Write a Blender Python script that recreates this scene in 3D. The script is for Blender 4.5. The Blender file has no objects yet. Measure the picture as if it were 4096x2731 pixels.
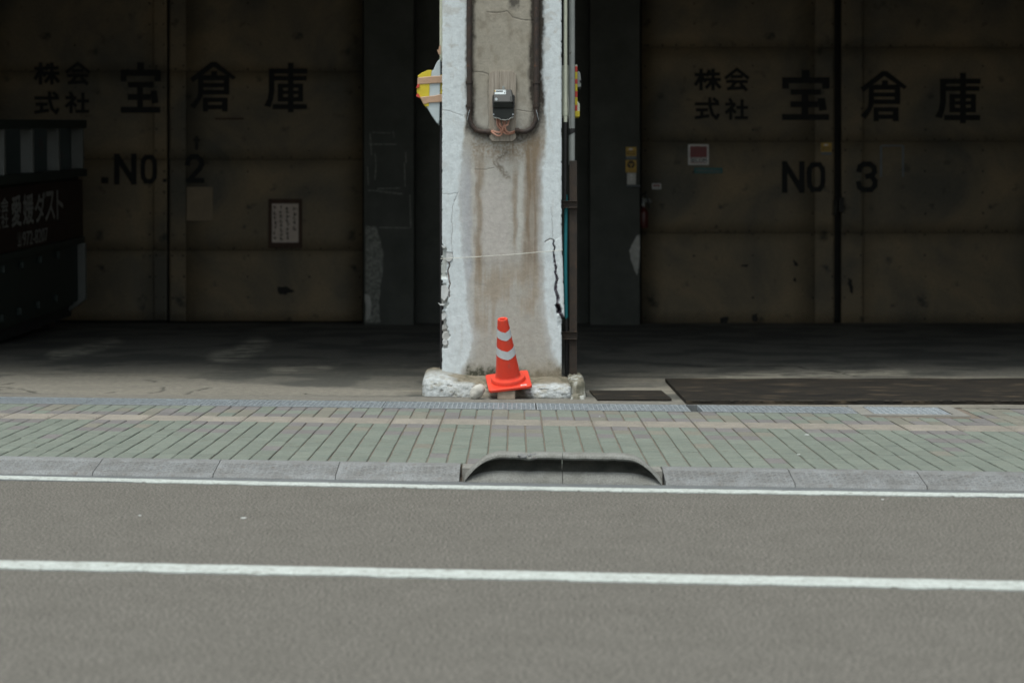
import bpy, bmesh, math, random
import numpy as np
from mathutils import Vector, Matrix, Euler
R = math.radians
random.seed(7)
rng = np.random.default_rng(11)
scene = bpy.context.scene
COL = scene.collection

# ------------------------------------------------------------------ camera
F, CX, HY, HC = 7700.0, 2061.0, 888.0, 1.185      # focal length (photo px), vertical vanishing column, horizon row, eye height
cam_d = bpy.data.cameras.new('camera')
cam = bpy.data.objects.new('camera', cam_d)
COL.objects.link(cam)
cam.location = (0, 0, HC)
cam.rotation_euler = (R(90), 0, 0)
cam_d.sensor_width = 36.0
cam_d.lens = F / 4096 * 36.0
cam_d.shift_x = (2048 - CX) / 4096
cam_d.shift_y = -(1365.5 - HY) / 4096
cam_d.clip_start = 0.1
cam_d.clip_end = 3000
cam_d.dof.use_dof = True
cam_d.dof.focus_distance = 11.2
cam_d.dof.aperture_fstop = 2.3
scene.camera = cam

# ------------------------------------------------------------------ world, sun, exposure
SUN_EL, SUN_AZ = 70.0, 205.0      # overcast: a wide soft sun high behind the camera's left shoulder
world = bpy.data.worlds.new('World')
scene.world = world
world.use_nodes = True
nt = world.node_tree
bg = nt.nodes['Background']
sky = nt.nodes.new('ShaderNodeTexSky')
sky.sky_type = 'NISHITA'
sky.sun_disc = False
sky.sun_elevation = R(SUN_EL)
sky.sun_rotation = R(SUN_AZ)
sky.air_density = 1.0
sky.dust_density = 4.0
sky.ozone_density = 1.0
hsv = nt.nodes.new('ShaderNodeHueSaturation')
hsv.inputs['Saturation'].default_value = 0.34
nt.links.new(sky.outputs[0], hsv.inputs['Color'])
tint = nt.nodes.new('ShaderNodeMix'); tint.data_type = 'RGBA'; tint.blend_type = 'MULTIPLY'     # thin overcast: a little cyan
tint.inputs[0].default_value = 1.0; tint.inputs[7].default_value = (.93, 1.0, .985, 1)
nt.links.new(hsv.outputs[0], tint.inputs[6])
nt.links.new(tint.outputs[2], bg.inputs['Color'])
bg.inputs['Strength'].default_value = 0.10
sun_d = bpy.data.lights.new('sun', 'SUN')
sun_d.energy = 1.5
sun_d.angle = R(30)
sun_d.color = (1.0, 0.985, 0.92)
sun = bpy.data.objects.new('sun', sun_d)
COL.objects.link(sun)
sa = R(SUN_AZ)
sdir = Vector((math.sin(sa) * math.cos(R(SUN_EL)), math.cos(sa) * math.cos(R(SUN_EL)), math.sin(R(SUN_EL))))
sun.rotation_euler = (-sdir).to_track_quat('-Z', 'Y').to_euler()
sun.location = (0, -5, 12)
scene.view_settings.view_transform = 'Standard'
scene.view_settings.look = 'None'
scene.view_settings.gamma = 1.0
scene.view_settings.use_curve_mapping = False
scene.view_settings.exposure = 0.68
scene.cycles.use_denoising = True
scene.cycles.max_bounces = 8
scene.cycles.diffuse_bounces = 5

# ------------------------------------------------------------------ photo pixel -> place
def P(px, py, d):
    return Vector(((px - CX) / F * d, d, HC - (py - HY) / F * d))
def PX(px, d): return (px - CX) / F * d
def PZ(py, d): return HC - (py - HY) / F * d
def GD(py, z=0.0): return F * (HC - z) / (py - HY)

# ------------------------------------------------------------------ noise (numpy)
def vnoise(x, y, seed=0):
    xi = np.floor(x).astype(np.int64); yi = np.floor(y).astype(np.int64)
    xf = x - xi; yf = y - yi
    u = xf * xf * (3 - 2 * xf); v = yf * yf * (3 - 2 * yf)
    def h(a, b):
        n = (a * 374761393 + b * 668265263 + seed * 1442695041) & 0xFFFFFFFF
        n = ((n ^ (n >> 13)) * 1274126177) & 0xFFFFFFFF
        return ((n ^ (n >> 16)) & 0xFFFF) / 65535.0
    a = h(xi, yi); b = h(xi + 1, yi); c = h(xi, yi + 1); e = h(xi + 1, yi + 1)
    return (a * (1 - u) + b * u) * (1 - v) + (c * (1 - u) + e * u) * v
def fbm(x, y, oct=4, seed=0):
    s = 0; a = 0.5; t = 0
    for i in range(oct):
        s = s + a * vnoise(x * 2 ** i, y * 2 ** i, seed + i * 17); t += a; a *= 0.5
    return s / t
def sstep(a, b, x):
    t = np.clip((x - a) / (b - a), 0, 1)
    return t * t * (3 - 2 * t)
def seg_dist(x, y, pts):
    dm = np.full(x.shape, 1e9)
    for (ax, ay), (bx, by) in zip(pts[:-1], pts[1:]):
        dx, dy = bx - ax, by - ay
        t = np.clip(((x - ax) * dx + (y - ay) * dy) / (dx * dx + dy * dy + 1e-12), 0, 1)
        dm = np.minimum(dm, np.hypot(x - ax - t * dx, y - ay - t * dy))
    return dm
def lerp(c, col, m):
    return c * (1 - m[..., None]) + np.array(col) * m[..., None]

# ------------------------------------------------------------------ materials
def rgb(c): return (c[0], c[1], c[2], 1.0)
def surf(name, c1, c2=None, scale=8.0, detail=5.0, lo=0.35, hi=0.65, rough=0.8, rough2=None, metal=0.0,
         grain=0.0, grain_scale=400.0, bump=0.0, bump_scale=None, bump_dist=0.004, spot=None, spot_scale=20.0, spot_lo=0.62,
         spot_hi=0.72, stretch=(1, 1, 1), rnd=0.0, island=0.0, attr=None, spec=0.4, distort=0.0):
    m = bpy.data.materials.new(name)
    m.use_nodes = True
    n = m.node_tree.nodes; l = m.node_tree.links
    b = n['Principled BSDF']
    b.inputs['Roughness'].default_value = rough
    b.inputs['Metallic'].default_value = metal
    b.inputs['Specular IOR Level'].default_value = spec
    tc = n.new('ShaderNodeTexCoord')
    mp = n.new('ShaderNodeMapping'); mp.inputs['Scale'].default_value = stretch
    l.new(tc.outputs['Object'], mp.inputs['Vector'])
    vec = mp.outputs[0]
    if rnd or island:
        if rnd:
            oi = n.new('ShaderNodeObjectInfo'); rv = oi.outputs['Random']
        else:
            ge = n.new('ShaderNodeNewGeometry'); rv = ge.outputs['Random Per Island']
        add = n.new('ShaderNodeVectorMath'); add.operation = 'ADD'
        sc = n.new('ShaderNodeMath'); sc.operation = 'MULTIPLY'; sc.inputs[1].default_value = 37.0
        l.new(rv, sc.inputs[0]); l.new(vec, add.inputs[0]); l.new(sc.outputs[0], add.inputs[1])
        vec = add.outputs[0]
    nz = n.new('ShaderNodeTexNoise'); nz.inputs['Scale'].default_value = scale; nz.inputs['Detail'].default_value = detail
    nz.inputs['Roughness'].default_value = 0.6; nz.inputs['Distortion'].default_value = distort
    l.new(vec, nz.inputs['Vector'])
    mr = n.new('ShaderNodeMapRange'); mr.inputs['From Min'].default_value = lo; mr.inputs['From Max'].default_value = hi
    l.new(nz.outputs['Fac'], mr.inputs['Value'])
    def mix(a, bb, fac, mode='MIX'):
        x = n.new('ShaderNodeMix'); x.data_type = 'RGBA'; x.blend_type = mode
        if isinstance(fac, float): x.inputs[0].default_value = fac
        else: l.new(fac, x.inputs[0])
        for s, v in ((6, a), (7, bb)):
            if isinstance(v, tuple): x.inputs[s].default_value = rgb(v)
            else: l.new(v, x.inputs[s])
        return x.outputs[2]
    if attr:
        at = n.new('ShaderNodeAttribute'); at.attribute_name = attr
        colr = at.outputs['Color']
        if c2 is not None:      # c2 = a multiplier range around 1
            mu = mix(tuple(c1), tuple(c2), mr.outputs[0])
            colr = mix(colr, mu, 1.0, 'MULTIPLY')
    elif c2 is not None:
        colr = mix(tuple(c1), tuple(c2), mr.outputs[0])
    else:
        cn = n.new('ShaderNodeRGB'); cn.outputs[0].default_value = rgb(c1); colr = cn.outputs[0]
    if spot is not None:
        n2 = n.new('ShaderNodeTexNoise'); n2.inputs['Scale'].default_value = spot_scale; n2.inputs['Detail'].default_value = 4
        l.new(vec, n2.inputs['Vector'])
        m2 = n.new('ShaderNodeMapRange'); m2.inputs['From Min'].default_value = spot_lo; m2.inputs['From Max'].default_value = spot_hi
        l.new(n2.outputs['Fac'], m2.inputs['Value'])
        colr = mix(colr, tuple(spot), m2.outputs[0])
    gn = None
    if grain:
        gn = n.new('ShaderNodeTexNoise'); gn.inputs['Scale'].default_value = grain_scale; gn.inputs['Detail'].default_value = 2
        l.new(vec, gn.inputs['Vector'])
        gm = n.new('ShaderNodeMapRange'); gm.inputs['From Min'].default_value = 0.3; gm.inputs['From Max'].default_value = 0.7
        gm.inputs['To Min'].default_value = 1 - grain; gm.inputs['To Max'].default_value = 1 + grain
        l.new(gn.outputs['Fac'], gm.inputs['Value'])
        cb = n.new('ShaderNodeCombineColor')
        for i in range(3): l.new(gm.outputs[0], cb.inputs[i])
        colr = mix(colr, cb.outputs[0], 1.0, 'MULTIPLY')
    if rnd or island:
        a = rnd or island
        rm = n.new('ShaderNodeMapRange'); rm.inputs['To Min'].default_value = 1 - a; rm.inputs['To Max'].default_value = 1 + a
        l.new(rv, rm.inputs['Value'])
        cb = n.new('ShaderNodeCombineColor')
        for i in range(3): l.new(rm.outputs[0], cb.inputs[i])
        colr = mix(colr, cb.outputs[0], 1.0, 'MULTIPLY')
    l.new(colr, b.inputs['Base Color'])
    if rough2 is not None:
        rr = n.new('ShaderNodeMapRange'); rr.inputs['To Min'].default_value = rough; rr.inputs['To Max'].default_value = rough2
        l.new(mr.outputs[0], rr.inputs['Value']); l.new(rr.outputs[0], b.inputs['Roughness'])
    if bump:
        bz = n.new('ShaderNodeTexNoise'); bz.inputs['Scale'].default_value = bump_scale or grain_scale; bz.inputs['Detail'].default_value = 4
        l.new(vec, bz.inputs['Vector'])
        bp = n.new('ShaderNodeBump'); bp.inputs['Strength'].default_value = bump; bp.inputs['Distance'].default_value = bump_dist
        l.new(bz.outputs['Fac'], bp.inputs['Height']); l.new(bp.outputs[0], b.inputs['Normal'])
    return m

MT = {}
MT['asphalt'] = surf('asphalt', (.119, .112, .098), (.136, .128, .113), scale=5.0, detail=14, rough=.9, grain=.75, grain_scale=95,
                     bump=.5, bump_scale=170, bump_dist=.004, spot=(.06, .056, .05), spot_scale=60, spot_lo=.57, spot_hi=.74)
MT['ground'] = surf('ground', (.16, .155, .145), (.20, .195, .18), scale=.3, rough=.95)
MT['line'] = surf('line_paint', (.50, .54, .52), (.42, .45, .43), scale=14, rough=.7, grain=.22, grain_scale=120,
                  spot=(.20, .20, .18), spot_scale=40, spot_lo=.57, spot_hi=.72)
MT['gutter'] = surf('gutter_concrete', (.115, .125, .13), (.145, .155, .16), scale=5, rough=.85, grain=.2, grain_scale=200, bump=.3, bump_scale=200,
                    spot=(.12, .12, .11), spot_scale=9, spot_lo=.62, spot_hi=.8)
MT['kerb'] = surf('kerb_concrete', (.212, .222, .226), (.158, .160, .158), scale=9, rough=.85, grain=.25, grain_scale=160, bump=.5, bump_scale=160,
                  rnd=.05, spot=(.145, .135, .125), spot_scale=30, spot_lo=.6, spot_hi=.75)
MT['kerb_dirty'] = surf('kerb_raised', (.225, .228, .215), (.165, .165, .150), scale=11, rough=.9, grain=.25, grain_scale=180, bump=.6, bump_scale=90, bump_dist=.006)
MT['kerb_throat'] = surf('throat_dark', (.045, .047, .040), (.085, .083, .070), scale=14, rough=.95, grain=.2, bump=.4, bump_scale=60)  # darker material for the recessed throat of the raised kerb
for nm, ca, cb_ in (('green', (.145, .170, .148), (.185, .205, .175)), ('purple', (.152, .146, .148), (.18, .172, .168)), ('beige', (.168, .165, .14), (.198, .192, .162))):
    kw = dict(scale=16, detail=6, rough=.88, grain=.22, grain_scale=190, bump=.5, bump_scale=230, bump_dist=.003, spot=(.11, .11, .085),
              spot_scale=34, spot_lo=.60, spot_hi=.74, stretch=(.6, 1.6, 1))
    MT['paver_' + nm] = surf('paver_' + nm, ca, cb_, rnd=.07, **kw)
    MT['field_' + nm] = surf('field_' + nm, ca, cb_, island=.07, **kw)
MT['bed'] = surf('joint_bed', (.14, .118, .095), (.195, .165, .135), scale=20, rough=.95, grain=.3)
MT['guide'] = surf('guidance_tile', (.25, .228, .195), (.205, .19, .165), scale=10, rough=.85, grain=.18, grain_scale=220, bump=.3, rnd=.08)
MT['galv'] = surf('galvanised_steel', (.40, .44, .47), (.26, .285, .305), scale=30, rough=.5, metal=.15, grain=.15, grain_scale=90)
MT['channel'] = surf('drain_channel', (.05, .048, .042), (.08, .075, .065), scale=8, rough=.95)
MT['floor'] = surf('bay_floor_concrete', (.8, .8, .8), (1.2, 1.2, 1.18), scale=18, detail=8, rough=.85, attr='albedo', grain=.28, grain_scale=120, bump=.5, bump_scale=110, bump_dist=.004)
MT['pillar'] = surf('pillar_plaster', (.92, .92, .92), (1.07, 1.07, 1.07), scale=26, detail=6, rough=.88, attr='albedo', grain=.16, grain_scale=260, bump=.4, bump_scale=240, bump_dist=.003)
MT['plinth'] = surf('plinth_plaster', (.78, .78, .76), (1.1, 1.1, 1.1), scale=30, rough=.92, attr='albedo', grain=.2, grain_scale=170, bump=.6, bump_scale=70, bump_dist=.006)
MT['tan_block'] = surf('tan_concrete', (.40, .32, .25), (.30, .245, .19), scale=14, rough=.9, grain=.15, bump=.4, bump_scale=120, spot=(.12, .10, .08), spot_scale=22)
MT['stone'] = surf('pale_stone', (.50, .49, .45), (.40, .385, .35), scale=16, rough=.8, grain=.1, bump=.3, bump_scale=90, spot=(.22, .19, .15), spot_scale=40, spot_lo=.66)
MT['cone'] = surf('cone_plastic', (.74, .062, .030), (.66, .052, .028), scale=6, rough=.42, spec=.4, grain=.05, spot=(.40, .10, .07), spot_scale=22, spot_lo=.60, spot_hi=.80, stretch=(1, 1, .5))
MT['reflect'] = surf('reflective_sheet', (.60, .635, .65), (.52, .555, .575), scale=14, rough=.35, grain=.05, bump=.25, bump_scale=28, bump_dist=.004)
MT['sticker_white'] = surf('sticker_white', (.72, .70, .66), (.62, .60, .57), scale=20, rough=.5)
MT['ink'] = surf('dark_ink', (.012, .013, .012), (.02, .021, .019), scale=10, rough=.6)
MT['door'] = surf('door_sheet', (.275, .205, .120), (.115, .104, .080), scale=.9, detail=10, lo=.34, hi=.64, rough=.65, rnd=.0, grain=.10, grain_scale=40,
                  bump=.12, bump_scale=3, bump_dist=.05, spot=(.040, .041, .035), spot_scale=5.5, spot_lo=.64, spot_hi=.78, distort=.5, spec=.3)
MT['door_core'] = surf('door_core', (.02, .02, .018), (.03, .028, .024), scale=6, rough=.9)
MT['paint_black'] = surf('black_lettering', (.006, .0065, .006), (.013, .013, .012), scale=24, rough=.75)
MT['rivet'] = surf('rivet', (.018, .017, .014), (.03, .026, .02), scale=50, rough=.7)
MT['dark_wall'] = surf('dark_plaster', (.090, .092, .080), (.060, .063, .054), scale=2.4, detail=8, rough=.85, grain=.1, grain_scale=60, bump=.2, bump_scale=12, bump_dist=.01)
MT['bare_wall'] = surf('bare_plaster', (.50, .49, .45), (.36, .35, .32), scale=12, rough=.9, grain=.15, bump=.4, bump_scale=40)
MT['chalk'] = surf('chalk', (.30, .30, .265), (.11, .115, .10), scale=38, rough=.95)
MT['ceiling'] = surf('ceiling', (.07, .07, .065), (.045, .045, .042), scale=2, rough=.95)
MT['facade'] = surf('facade', (.24, .23, .21), (.17, .165, .15), scale=2, detail=8, rough=.9, grain=.15)
MT['conduit'] = surf('rusty_conduit', (.026, .021, .019), (.048, .031, .023), scale=22, rough=.7, bump=.4, bump_scale=90, spot=(.10, .05, .028), spot_scale=34, spot_lo=.62)
MT['wood'] = surf('weathered_wood', (.36, .32, .27), (.25, .215, .175), scale=9, stretch=(6, 6, .5), rough=.9, grain=.12, bump=.3, bump_scale=60, spot=(.09, .075, .06), spot_scale=14, spot_lo=.66)
MT['meter'] = surf('meter_plastic', (.032, .034, .034), (.042, .043, .042), scale=12, rough=.5, spec=.35)
MT['meter_dark'] = surf('meter_cover', (.014, .017, .016), (.020, .023, .021), scale=12, rough=.55, spec=.3)
MT['meter_label'] = surf('meter_label', (.50, .56, .58), (.44, .50, .52), scale=30, rough=.4)
MT['yellow'] = surf('yellow_tape', (.62, .50, .035), (.54, .42, .03), scale=14, rough=.45, bump=.25, bump_scale=45, bump_dist=.004)
MT['red'] = surf('red_tape', (.60, .07, .045), (.50, .055, .04), scale=14, rough=.45)
MT['brown_tape'] = surf('packing_tape', (.46, .30, .20), (.36, .23, .15), scale=9, rough=.33, spec=.6, bump=.5, bump_scale=24, bump_dist=.006)
MT['pad'] = surf('pale_plastic', (.46, .52, .54), (.40, .455, .47), scale=7, rough=.5, bump=.2, bump_scale=14, bump_dist=.01)
MT['cream'] = surf('cream_pipe', (.55, .57, .46), (.47, .49, .40), scale=9, rough=.45, grain=.04)
MT['grey_pipe'] = surf('grey_pipe', (.30, .315, .30), (.24, .255, .245), scale=8, rough=.45, spot=(.14, .13, .11), spot_scale=20, spot_lo=.66)
MT['steel_brown'] = surf('rusty_steel', (.028, .022, .018), (.045, .031, .022), scale=16, rough=.75, grain=.15, bump=.3, bump_scale=80, spot=(.11, .06, .032), spot_scale=26, spot_lo=.64)
MT['teal'] = surf('teal_cable', (.02, .22, .25), (.018, .17, .20), scale=10, rough=.5)
MT['black_rubber'] = surf('black_sleeve', (.015, .015, .017), (.025, .024, .024), scale=14, rough=.6)
MT['wire'] = surf('copper_wire', (.56, .30, .22), (.44, .215, .15), scale=40, rough=.45)
MT['string'] = surf('white_string', (.66, .66, .60), (.58, .58, .53), scale=60, rough=.8)
MT['plate'] = surf('rusty_plate', (.030, .026, .021), (.017, .016, .015), scale=4, detail=9, rough=.72, stretch=(.7, 1.6, 1), grain=.2, grain_scale=120, bump=.3, bump_scale=60,
                   spot=(.085, .066, .046), spot_scale=5, spot_lo=.54, spot_hi=.76, metal=.0, spec=.15, distort=1.2)
MT['cover_concrete'] = surf('cover_concrete', (.24, .235, .215), (.19, .185, .17), scale=10, rough=.9, grain=.2, bump=.3, bump_scale=180)
MT['cont_green'] = surf('container_paint', (.016, .026, .022), (.022, .031, .027), scale=3, rough=.5, grain=.08, spot=(.03, .02, .015), spot_scale=6, spot_lo=.66)
MT['cont_pale'] = surf('container_rib_paint', (.15, .155, .145), (.115, .12, .11), scale=4, rough=.5, spot=(.10, .09, .07), spot_scale=9, spot_lo=.66)
MT['cont_red'] = surf('container_red_band', (.020, .007, .006), (.014, .006, .005), scale=3, rough=.5)
MT['letter_white'] = surf('white_lettering', (.24, .24, .22), (.18, .18, .165), scale=9, rough=.5)
MT['sign_yellow'] = surf('yellow_sticker', (.58, .36, .05), (.50, .30, .045), scale=12, rough=.5)
MT['sign_red'] = surf('dark_red_print', (.20, .02, .018), (.16, .018, .016), scale=12, rough=.4)
MT['sign_teal'] = surf('teal_sticker', (.03, .15, .14), (.025, .12, .115), scale=12, rough=.5)
MT['sign_grey'] = surf('grey_print', (.16, .18, .19), (.13, .145, .15), scale=14, rough=.5)
MT['notice'] = surf('notice_paper', (.62, .52, .44), (.52, .42, .35), scale=6, rough=.7, spot=(.55, .37, .28), spot_scale=4, spot_lo=.58)
MT['notice_frame'] = surf('rusty_frame', (.080, .045, .028), (.055, .032, .021), scale=8, rough=.8)
MT['switch'] = surf('switch_plastic', (.52, .50, .45), (.46, .44, .40), scale=14, rough=.4)
MT['ext_red'] = surf('extinguisher_red', (.085, .016, .013), (.065, .014, .012), scale=6, rough=.35)
MT['pale_panel'] = surf('pale_plate', (.29, .22, .14), (.22, .17, .11), scale=5, rough=.7)
MT['worn_steel'] = surf('worn_steel', (.10, .088, .07), (.06, .052, .042), scale=20, rough=.6)
MT['litter'] = surf('paper_scrap', (.72, .74, .72), (.6, .62, .6), scale=30, rough=.7)

# ------------------------------------------------------------------ object helpers
ORG = {}
def link(o, parent=None):
    COL.objects.link(o)
    if parent is not None: o.parent = parent
    return o
def tag(o, label=None, cat=None, group=None, kind=None):
    if label: o['label'] = label
    if cat: o['category'] = cat
    if group: o['group'] = group
    if kind: o['kind'] = kind
    return o
def thing(name, label, cat, loc=(0, 0, 0), rot=(0, 0, 0), group=None):
    o = bpy.data.objects.new(name, None)
    o.empty_display_size = 0.1
    o.location = loc; o.rotation_euler = rot
    COL.objects.link(o)
    ORG[o.name] = Vector((0, 0, 0)) if any(rot) else Vector(loc)
    return tag(o, label, cat, group)

class MB:
    def __init__(s): s.v = []; s.f = []; s.m = []
    def add(s, vs, fs, mi=0):
        n = len(s.v); s.v += [tuple(p) for p in vs]; s.f += [tuple(i + n for i in f) for f in fs]; s.m += [mi] * len(fs); return s
    def box(s, x0, x1, y0, y1, z0, z1, mi=0):
        return s.add([(x0, y0, z0), (x1, y0, z0), (x1, y1, z0), (x0, y1, z0), (x0, y0, z1), (x1, y0, z1), (x1, y1, z1), (x0, y1, z1)],
                     [(0, 3, 2, 1), (4, 5, 6, 7), (0, 1, 5, 4), (1, 2, 6, 5), (2, 3, 7, 6), (3, 0, 4, 7)], mi)
    def hexa(s, bot, top, mi=0):          # two quads, counter-clockwise from above
        return s.add(list(bot) + list(top), [(0, 3, 2, 1), (4, 5, 6, 7), (0, 1, 5, 4), (1, 2, 6, 5), (2, 3, 7, 6), (3, 0, 4, 7)], mi)
    def prism(s, poly, y0, y1, mi=0):     # polygon in x,z extruded along y
        a = sum(poly[i][0] * poly[(i + 1) % len(poly)][1] - poly[(i + 1) % len(poly)][0] * poly[i][1] for i in range(len(poly)))
        if a < 0: poly = poly[::-1]
        n = len(poly)
        vs = [(x, y0, z) for x, z in poly] + [(x, y1, z) for x, z in poly]
        fs = [tuple(range(n)), tuple(range(2 * n - 1, n - 1, -1))] + [(i, i + n, (i + 1) % n + n, (i + 1) % n) for i in range(n)]
        return s.add(vs, fs, mi)
    def prism_z(s, poly, z0, z1, mi=0):
        n = len(poly)
        a = sum(poly[i][0] * poly[(i + 1) % n][1] - poly[(i + 1) % n][0] * poly[i][1] for i in range(n))
        if a < 0: poly = poly[::-1]
        vs = [(x, y, z0) for x, y in poly] + [(x, y, z1) for x, y in poly]
        fs = [tuple(range(n - 1, -1, -1)), tuple(range(n, 2 * n))] + [(i, (i + 1) % n, (i + 1) % n + n, i + n) for i in range(n)]
        return s.add(vs, fs, mi)
    def tube(s, pts, r, n=10, mi=0, caps=True):
        pts = [Vector(p) for p in pts]
        rs = r if isinstance(r, (list, tuple)) else [r] * len(pts)
        base = len(s.v)
        prev = None
        for i, p in enumerate(pts):
            t = (pts[min(i + 1, len(pts) - 1)] - pts[max(i - 1, 0)]).normalized()
            if prev is None:
                a = Vector((0, 0, 1)) if abs(t.z) < .9 else Vector((1, 0, 0))
                u = t.cross(a).normalized()
            else:
                u = (prev - t * prev.dot(t)).normalized()
            prev = u
            w = t.cross(u)
            for k in range(n):
                an = 2 * math.pi * k / n
                s.v.append(tuple(p + (u * math.cos(an) + w * math.sin(an)) * rs[i]))
        for i in range(len(pts) - 1):
            for k in range(n):
                a = base + i * n + k; b = base + i * n + (k + 1) % n
                s.f.append((a, b, b + n, a + n)); s.m.append(mi)
        if caps:
            s.f.append(tuple(base + k for k in range(n - 1, -1, -1))); s.m.append(mi)
            e = base + (len(pts) - 1) * n
            s.f.append(tuple(e + k for k in range(n))); s.m.append(mi)
        return s
    def lathe(s, prof, n=48, mi=0, c=(0, 0)):
        base = len(s.v)
        for r, z in prof:
            for k in range(n):
                a = 2 * math.pi * k / n
                s.v.append((c[0] + r * math.cos(a), c[1] + r * math.sin(a), z))
        for i in range(len(prof) - 1):
            for k in range(n):
                a = base + i * n + k; b = base + i * n + (k + 1) % n
                s.f.append((a, b, b + n, a + n)); s.m.append(mi)
        return s
    def mesh(s, name, mats, org=(0, 0, 0), smooth=False, bevel=0.0, bseg=2):
        me = bpy.data.meshes.new(name)
        me.from_pydata([(x - org[0], y - org[1], z - org[2]) for x, y, z in s.v], [], s.f)
        for m in mats: me.materials.append(MT[m] if isinstance(m, str) else m)
        me.polygons.foreach_set('material_index', s.m)
        bm = bmesh.new(); bm.from_mesh(me)
        bmesh.ops.recalc_face_normals(bm, faces=bm.faces)
        if bevel:
            ed = [e for e in bm.edges if len(e.link_faces) == 2 and e.calc_face_angle(0) > R(25)]
            bmesh.ops.bevel(bm, geom=ed, offset=bevel, segments=bseg, affect='EDGES', profile=.5, clamp_overlap=True)
        bm.to_mesh(me); bm.free()
        if smooth:
            me.polygons.foreach_set('use_smooth', [True] * len(me.polygons))
            me.set_sharp_from_angle(angle=R(38))
        me.update()
        return me
    def build(s, name, mats, parent=None, org=None, smooth=False, bevel=0.0, bseg=2):
        if isinstance(mats, str): mats = [mats]
        if parent is not None: org = ORG.get(parent.name, Vector((0, 0, 0)))
        elif org is None:
            a = np.array(s.v); lo, hi = a.min(0), a.max(0)
            org = Vector(((lo[0] + hi[0]) / 2, (lo[1] + hi[1]) / 2, lo[2]))
        me = s.mesh(name, mats, org, smooth, bevel, bseg)
        o = bpy.data.objects.new(name, me)
        if parent is None: o.location = org
        link(o, parent)
        ORG[o.name] = Vector(org)
        return o
def grid_obj(name, X, Y, Z, col, mat, parent=None, org=(0, 0, 0), extra=None):
    nz, nx = X.shape
    v = np.stack([X - org[0], Y - org[1], Z - org[2]], -1).reshape(-1, 3)
    idx = np.arange(nz * nx).reshape(nz, nx)
    q = np.stack([idx[:-1, :-1], idx[:-1, 1:], idx[1:, 1:], idx[1:, :-1]], -1).reshape(-1, 4)
    me = bpy.data.meshes.new(name)
    ev, ef = (extra if extra else ([], []))
    me.from_pydata(v.tolist() + [tuple(Vector(p) - Vector(org)) for p in ev], [], q.tolist() + ef)
    me.materials.append(MT[mat])
    ca = me.color_attributes.new('albedo', 'FLOAT_COLOR', 'POINT')
    c = np.ones((len(me.vertices), 4), np.float32)
    c[:nz * nx, :3] = col.reshape(-1, 3)
    if len(ev): c[nz * nx:, :3] = col.reshape(-1, 3).mean(0)
    ca.data.foreach_set('color', c.ravel())
    me.polygons.foreach_set('use_smooth', [True] * len(q) + [False] * len(ef))
    me.update()
    o = bpy.data.objects.new(name, me)
    if parent is None: o.location = org
    link(o, parent)
    ORG[o.name] = Vector(org)
    return o

def ribbon(m, pts, w, y, th=.003, mi=0):
    """brush stroke in the x,z plane, standing th proud of depth y (towards -y)"""
    for (ax, az), (bx, bz) in zip(pts[:-1], pts[1:]):
        dx, dz = bx - ax, bz - az; L = math.hypot(dx, dz) or 1e-6
        ux, uz = dx / L, dz / L; nx, nz = -uz * w / 2, ux * w / 2
        ex, ez = ux * w * .32, uz * w * .32
        ribbon.k = (ribbon.k + 1) % 23
        t = th + ribbon.k * .00012
        m.prism([(ax - ex + nx, az - ez + nz), (ax - ex - nx, az - ez - nz), (bx + ex - nx, bz + ez - nz), (bx + ex + nx, bz + ez + nz)], y - t, y, mi)
ribbon.k = 0

_font_cache = {}
def glyphs(body, bold=0.0):
    key = (body, bold)
    if key in _font_cache: return _font_cache[key]
    cu = bpy.data.curves.new('lettering', 'FONT')
    cu.body = body; cu.offset = bold; cu.resolution_u = 3; cu.extrude = 0.0; cu.fill_mode = 'FRONT'
    ob = bpy.data.objects.new('lettering', cu)
    COL.objects.link(ob)
    dg = bpy.context.evaluated_depsgraph_get()
    me = bpy.data.meshes.new_from_object(ob.evaluated_get(dg))
    vs = np.array([v.co[:2] for v in me.vertices]); fs = [tuple(p.vertices) for p in me.polygons]
    bpy.data.objects.remove(ob); bpy.data.curves.remove(cu); bpy.data.meshes.remove(me)
    if len(vs):
        lo, hi = vs.min(0), vs.max(0); vs = (vs - lo) / np.maximum(hi - lo, 1e-6)
    _font_cache[key] = (vs, fs)
    return vs, fs
def letter(body, x0, x1, z0, z1, y, mat, parent, name='lettering', bold=.0, fn=None):
    vs, fs = glyphs(body)
    m = MB()
    for q, (sx, sz) in enumerate(((0, 0), (1, 0), (-1, 0), (0, 1), (0, -1)) if bold else ((0, 0),)):
        pts = [(fn(a + sx * bold, b + sz * bold) if fn else (x0 + (a + sx * bold) * (x1 - x0), y, z0 + (b + sz * bold) * (z1 - z0))) for a, b in vs]
        m.add([(p[0], p[1] - q * .00025, p[2]) for p in pts], fs)
    me = bpy.data.meshes.new(name)
    org = ORG.get(parent.name, Vector((0, 0, 0)))
    me.from_pydata([(p[0] - org[0], p[1] - org[1], p[2] - org[2]) for p in m.v], [], m.f)
    me.materials.append(MT[mat]); me.update()
    o = bpy.data.objects.new(name, me)
    return link(o, parent)

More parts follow.
